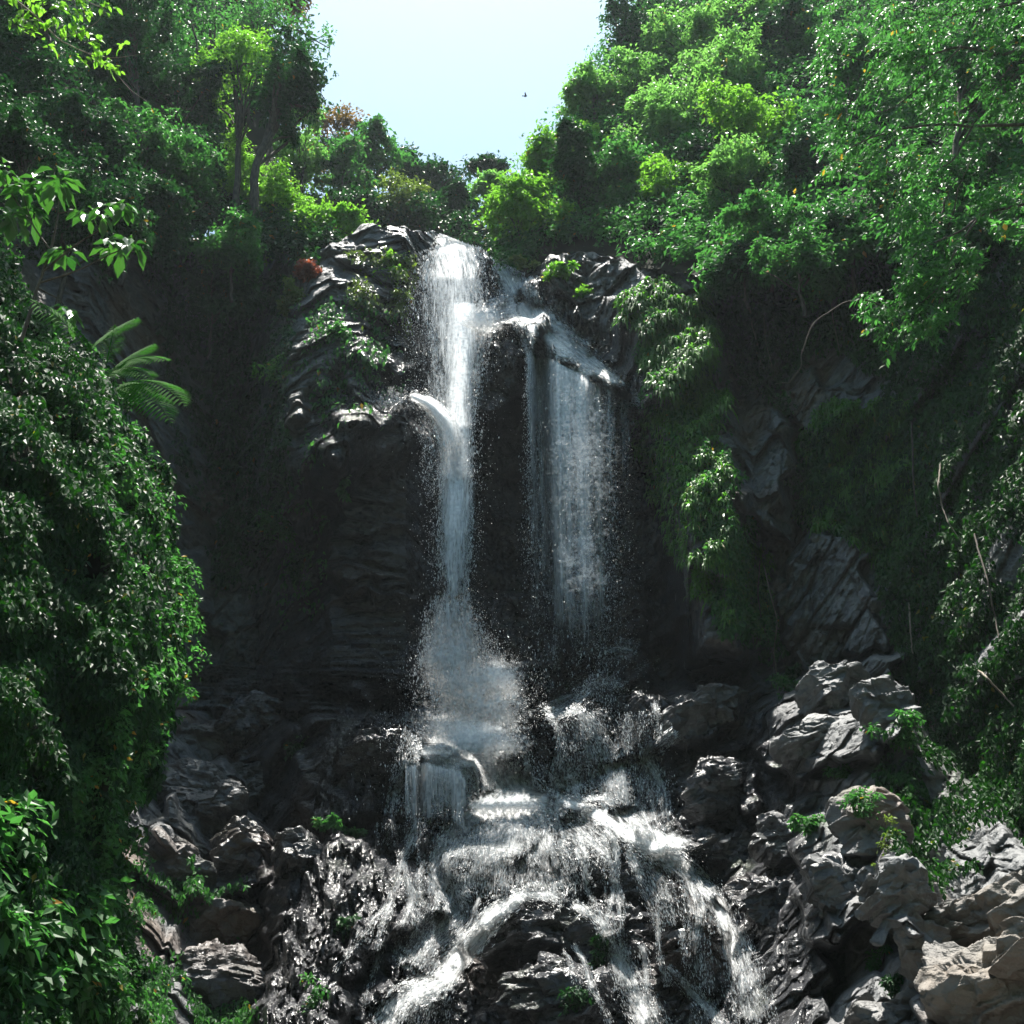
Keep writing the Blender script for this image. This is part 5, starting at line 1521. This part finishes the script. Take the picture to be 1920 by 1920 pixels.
for a, b, q, pxl in [(112, 335, 11, 48), (80, 345, 8, 46), (45, 352, 10, 50), (12, 325, 9, 46), (160, 398, 9, 34), (195, 395, 8, 32), (228, 385, 10, 38), (208, 462, 9, 42), (240, 458, 11, 44), (120, 470, 8, 46), (125, 580, 8, 44), (60, 395, 8, 48), (20, 400, 8, 50)]:
    c = ray_point(a, b, 17.4 + rng.normal(0, 0.25))
    th = np.linspace(0, 2 * math.pi, q, endpoint=False) + rng.uniform(0, 1)
    ax = np.stack([np.cos(th), np.sin(th), rng.uniform(-0.75, 0.05, q)], -1)
    q = int(q * 1.5)
    th = np.linspace(0, 4 * math.pi, q, endpoint=False) + rng.uniform(0, 1)
    ax = np.stack([np.cos(th), np.sin(th), rng.uniform(-0.9, 0.25, q)], -1)
    c = c + rng.normal(0, 0.06, (q, 3))
    L = 0.72 * pxl * pxm(17.4, b) * rng.uniform(0.75, 1.2, q)
    nr = np.stack([np.cos(th) * 0.45, np.sin(th) * 0.45, np.ones(q)], -1) + rng.normal(0, 0.15, (q, 3))
    V, F, rn = oval_leaves(c + norm(ax) * 0.06, ax, nr, L, L * 0.62, 0.55, np.clip(rng.normal(0.5, 0.25, q), 0, 0.89), (0.55, 1.0))
    mesh_from('leaf_rosette', V, F, BIGLEAF, False, t, {'rnd': rn})

# tree fern fronds
FERN = leaf_mat('fern_leaf', (0.020, 0.09, 0.010), (0.045, 0.16, 0.02), None, 0.5, (1.4, 2.2, 0.5), 0.7, 0.05)
foot = ray_point(200, 730, 17.2)
t = thing('tree_fern', foot, 'bright feathery fern with arching fronds standing out of the vine covered bank', 'fern')
def frond(b, tip, Y0, Y1, wid, arch, name='frond'):
    p0 = ray_point(b[0], b[1], Y0); p1 = ray_point(tip[0], tip[1], Y1)
    n = 21
    s = np.linspace(0, 1, n)[:, None]
    Lr = np.linalg.norm(p1 - p0)
    path = p0 + (p1 - p0) * s
    path[:, 2] += arch * Lr * 4 * (s * (1 - s))[:, 0]
    tg = norm(np.gradient(path, axis=0))
    side = norm(np.cross(tg, np.array([0.15, -0.75, 0.6])))
    k = np.clip(np.sin(np.linspace(0.25, math.pi, n)) ** 0.8, 0.06, 1)
    parts = []
    for sg in (-1, 1):
        ax = side * sg + tg * 0.45 + np.array([0, 0, -0.18])
        L = wid * Lr * k
        parts.append(oval_leaves(path, ax, np.tile([0.1, -0.55, 0.8], (n, 1)) + rng.normal(0, 0.08, (n, 3)), L, Lr / n * 0.62, 0.22, np.clip(rng.normal(0.55, 0.12, n), 0, 0.9), (1.0, 0.85)))
    Vt, Ft = tube(path, np.linspace(0.012, 0.003, n), 5)
    q = np.concatenate([Ft[:, [0, 1, 2]], Ft[:, [0, 2, 3]]])
    parts.append((Vt, q, np.full(len(Vt), 0.3)))
    V, F, rn = merge_leaves(parts)
    mesh_from(name, V, F, FERN, False, t, {'rnd': rn})
for b_, tip_, wid_, arch_ in [((170, 660), (42, 556), 0.30, 0.10), ((172, 655), (100, 580), 0.30, 0.08), ((165, 655), (258, 596), 0.30, 0.05), ((160, 690), (60, 640), 0.30, 0.12),
                            ((215, 690), (290, 645), 0.28, 0.04), ((215, 690), (314, 676), 0.28, 0.10), ((205, 700), (285, 712), 0.28, 0.12),
                            ((230, 720), (348, 760), 0.28, 0.12), ((225, 725), (322, 792), 0.26, 0.10), ((200, 680), (215, 610), 0.30, 0.03)]:
    frond(b_, tip_, 16.7, 15.9, wid_, arch_)

# lianas and hanging roots
def liana(pts, r, label, mat=PALEBARK, dy=0.9, cat='vine'):
    p = np.array(pts, float)
    y = cliff_y(p[:, 0], p[:, 1])
    y = np.full(len(p), y.min() - dy) * 0.6 + (y - dy) * 0.4
    y[0] += 0.6
    pp = px_path(pts, y, 8 * len(pts))
    pp[1:-1] += np.cumsum(rng.normal(0, 0.012, (len(pp) - 2, 3)), 0) * 0.5
    V, F = tube(pp, np.linspace(r, r * 0.6, len(pp)), 6)
    tag(mesh_from('hanging_vine', V, F, mat, True), label, cat, 'bare vines and roots hanging on the right wall')
liana([(1394, 560), (1407, 583), (1410, 605), (1417, 631), (1424, 665), (1430, 690)], 0.045, 'pale bare vine hanging at the left of the dark gully')
liana([(1523, 605), (1505, 655), (1503, 690), (1480, 720), (1455, 720)], 0.04, 'pale looping root curling down from the near tree limb')
liana([(1528, 368), (1548, 445), (1556, 520), (1560, 590), (1570, 640), (1575, 660)], 0.022, 'long thin straight vine hanging through the shaded gully')
liana([(1431, 583), (1436, 640), (1448, 690)], 0.025, 'short thin vine right of the pale bare one')
liana([(1366, 503), (1372, 530), (1380, 552)], 0.03, 'short pale root at the end of the rock shoulder')
liana([(1709, 790), (1714, 892), (1716, 935), (1720, 970)], 0.035, 'straight dark stem on the ivy wall beside the hanging grass', BARK)
liana([(1763, 870), (1760, 910), (1768, 945), (1780, 980), (1803, 1015)], 0.032, 'pale slanting vine on the middle of the ivy wall')
liana([(1827, 1001), (1840, 1050), (1852, 1090), (1866, 1160), (1878, 1225)], 0.03, 'long grey vine slanting down the right part of the ivy wall', BARK)
liana([(1832, 1256), (1850, 1272), (1878, 1300), (1908, 1334)], 0.035, 'bare pale stick slanting over the ivy near the right edge')
liana([(1425, 1050), (1420, 1110), (1428, 1170), (1450, 1230), (1446, 1290)], 0.03, 'tangled brown root at the left of the square rock block', BARK)
liana([(1432, 1060), (1445, 1120), (1455, 1160), (1448, 1220), (1458, 1300)], 0.025, 'pale root twisting beside the tangled brown one')
liana([(1705, 1130), (1708, 1180), (1712, 1225)], 0.03, 'short pale stem on the ivy below the square rock block')

# plants rooted on the rocks
def rock_plant(u, v, w, h, sp, label, n=9, lpx=None, name='shrub', cat='plant', lift=0.25):
    mat, lp, per, _, _ = SPEC[sp]
    y = float(rock_depth([u], [v])[0]) if u < 1990 else float(cliff_y([u], [v])[0])
    s = float(pxm(y, v))
    c = ray_point(u, v, y - lift)
    C = c + rng.normal(0, 0.42, (n, 3)) * np.array([w, 0.5 * min(w, h), h]) * s / 2 * 1.1
    rb = 0.30 * min(w, h) * s * rng.uniform(0.6, 1.3, n)
    V, F, rn = blob_leaves(C, rb, max(16, int(per * 0.22)), (lpx or lp) * s, spread=0.9)
    foot = ray_point(u, v + h * 0.3, y)
    t = thing(name, foot, label, cat, 'plants rooted on the wet rocks')
    parts = []
    for q in range(min(n, 6)):
        parts.append(tube(bend(foot + np.array([0, 0.15, 0]), C[q], 6, 0, 0.06), np.linspace(0.03, 0.008, 6), 5))
    Vt, Ft = merge(parts)
    mesh_from('stem', Vt, Ft, BARK, True, t)
    mesh_from('foliage', V, F, mat, False, t, {'rnd': rn})
for row in [
    (1525, 1548, 95, 36, 'mid', 'flat leafy bush jutting left from the rock above the right hand glints', 16),
    (1690, 1370, 90, 60, 'mid', 'sunlit leafy bush at the top of the rock corner beside the ivy wall', 14),
    (1610, 1500, 60, 60, 'mid', 'small bush in a crack under the pale rock blocks', 9),
    (1575, 1455, 40, 40, 'mid', 'tuft of leaves on the rock left of the crack bush', 6),
    (1665, 1590, 40, 130, 'olive', 'trailing plant down the edge of the big right hand rock', 12),
    (1648, 1810, 36, 60, 'mid', 'small green plant in the black hollow at the lower right', 6),
    (1672, 1850, 40, 70, 'dark', 'plant below the small green one in the black hollow', 6),
    (1750, 1625, 60, 60, 'mid', 'grassy bush at the foot of the ivy wall above the dry boulders', 8),
    (1390, 1165, 110, 70, 'mid', 'leafy green bush on the wall under the trailing grass', 16),
    (1480, 1290, 80, 40, 'mid', 'low bush on the ledge of the pale rock blocks', 9),
    (1500, 1260, 60, 40, 'dark', 'dark ferny plant behind the ledge bush', 8),
    (615, 1543, 56, 18, 'mid', 'green patch of leaves on the dark ledge left of the middle fan', 8),
    (655, 1566, 50, 18, 'mid', 'second patch of leaves just right of the first on the dark ledge', 7),
    (640, 1740, 60, 50, 'dark', 'mossy plant on the big lower left rock', 8),
    (590, 1880, 50, 70, 'mid', 'green plant at the bottom edge on the lower left rock', 8),
    (560, 1400, 60, 40, 'dark', 'small dark bush among the shiny rocks below the bank', 7),
    (525, 985, 80, 60, 'mid', 'leafy plant on the dark wall left of the main plunge', 12),
    (640, 905, 30, 70, 'mid', 'thin plant down the left edge of the wet shelf', 8),
    (570, 1060, 40, 60, 'dark', 'small dim plant on the wall above the slab shelf', 7),
    (520, 700, 60, 60, 'pale', 'pale leaved plant on the dark wall below the wispy shrub', 9),
    (650, 620, 44, 36, 'mid', 'small bright plant on the layered rock', 6),
    (735, 500, 44, 44, 'bright', 'yellow green sprig under the top left ledge', 6),
    (750, 560, 30, 60, 'olive', 'wispy olive plant hanging beside the lip', 6),
    (715, 655, 60, 30, 'dark', 'dark tuft on top of the round shoulder left of the plunge', 7),
    (1055, 508, 70, 30, 'bright', 'bright grassy tuft on the sunlit right rock', 9),
    (1098, 545, 30, 30, 'bright', 'single spiky tuft in the middle of the right rock', 5),
    (985, 496, 60, 26, 'olive', 'grass tuft between the two lip streams and the right rock', 7),
    (1300, 520, 60, 36, 'mid', 'small bush at the right end of the rock shoulder top', 8),
    (1240, 470, 50, 30, 'bright', 'bright sprig behind the rock shoulder', 6),
    (1125, 1770, 40, 70, 'dark', 'mossy green patch on the dark wedge rock', 6),
    (1070, 1870, 50, 50, 'dark', 'moss and leaves on the boulder at the bottom edge', 6),
]:
    rock_plant(*row)

# a small bird over the gap
c = ray_point(986, 180, 62.0)
body = CS * np.array([0.13, 0.05, 0.045]) * (1 - 0.25 * CS[:, :1])
wing = np.array([[0.05, 0, 0.03], [-0.07, 0, 0.03], [-0.10, -0.22, 0.10], [-0.03, -0.25, 0.11], [-0.07, 0, 0.045], [0.05, 0, 0.045]])
wf = np.array([[0, 1, 2, 3], [5, 3, 2, 4]])
w2 = wing * np.array([1, -1, 1])
V, F = merge([(body, CF), (wing, wf), (w2, wf[:, ::-1]), (np.array([[-0.12, -0.03, 0], [-0.12, 0.03, 0], [-0.27, 0.06, 0.01], [-0.27, -0.06, 0.01]]), np.array([[0, 1, 2, 3]]))])
tag(mesh_from('bird', V + c, F, plain_mat('dark_feather', (0.02, 0.02, 0.022)), True, loc=c), 'tiny dark bird flying in the open sky', 'bird')
haze_box()
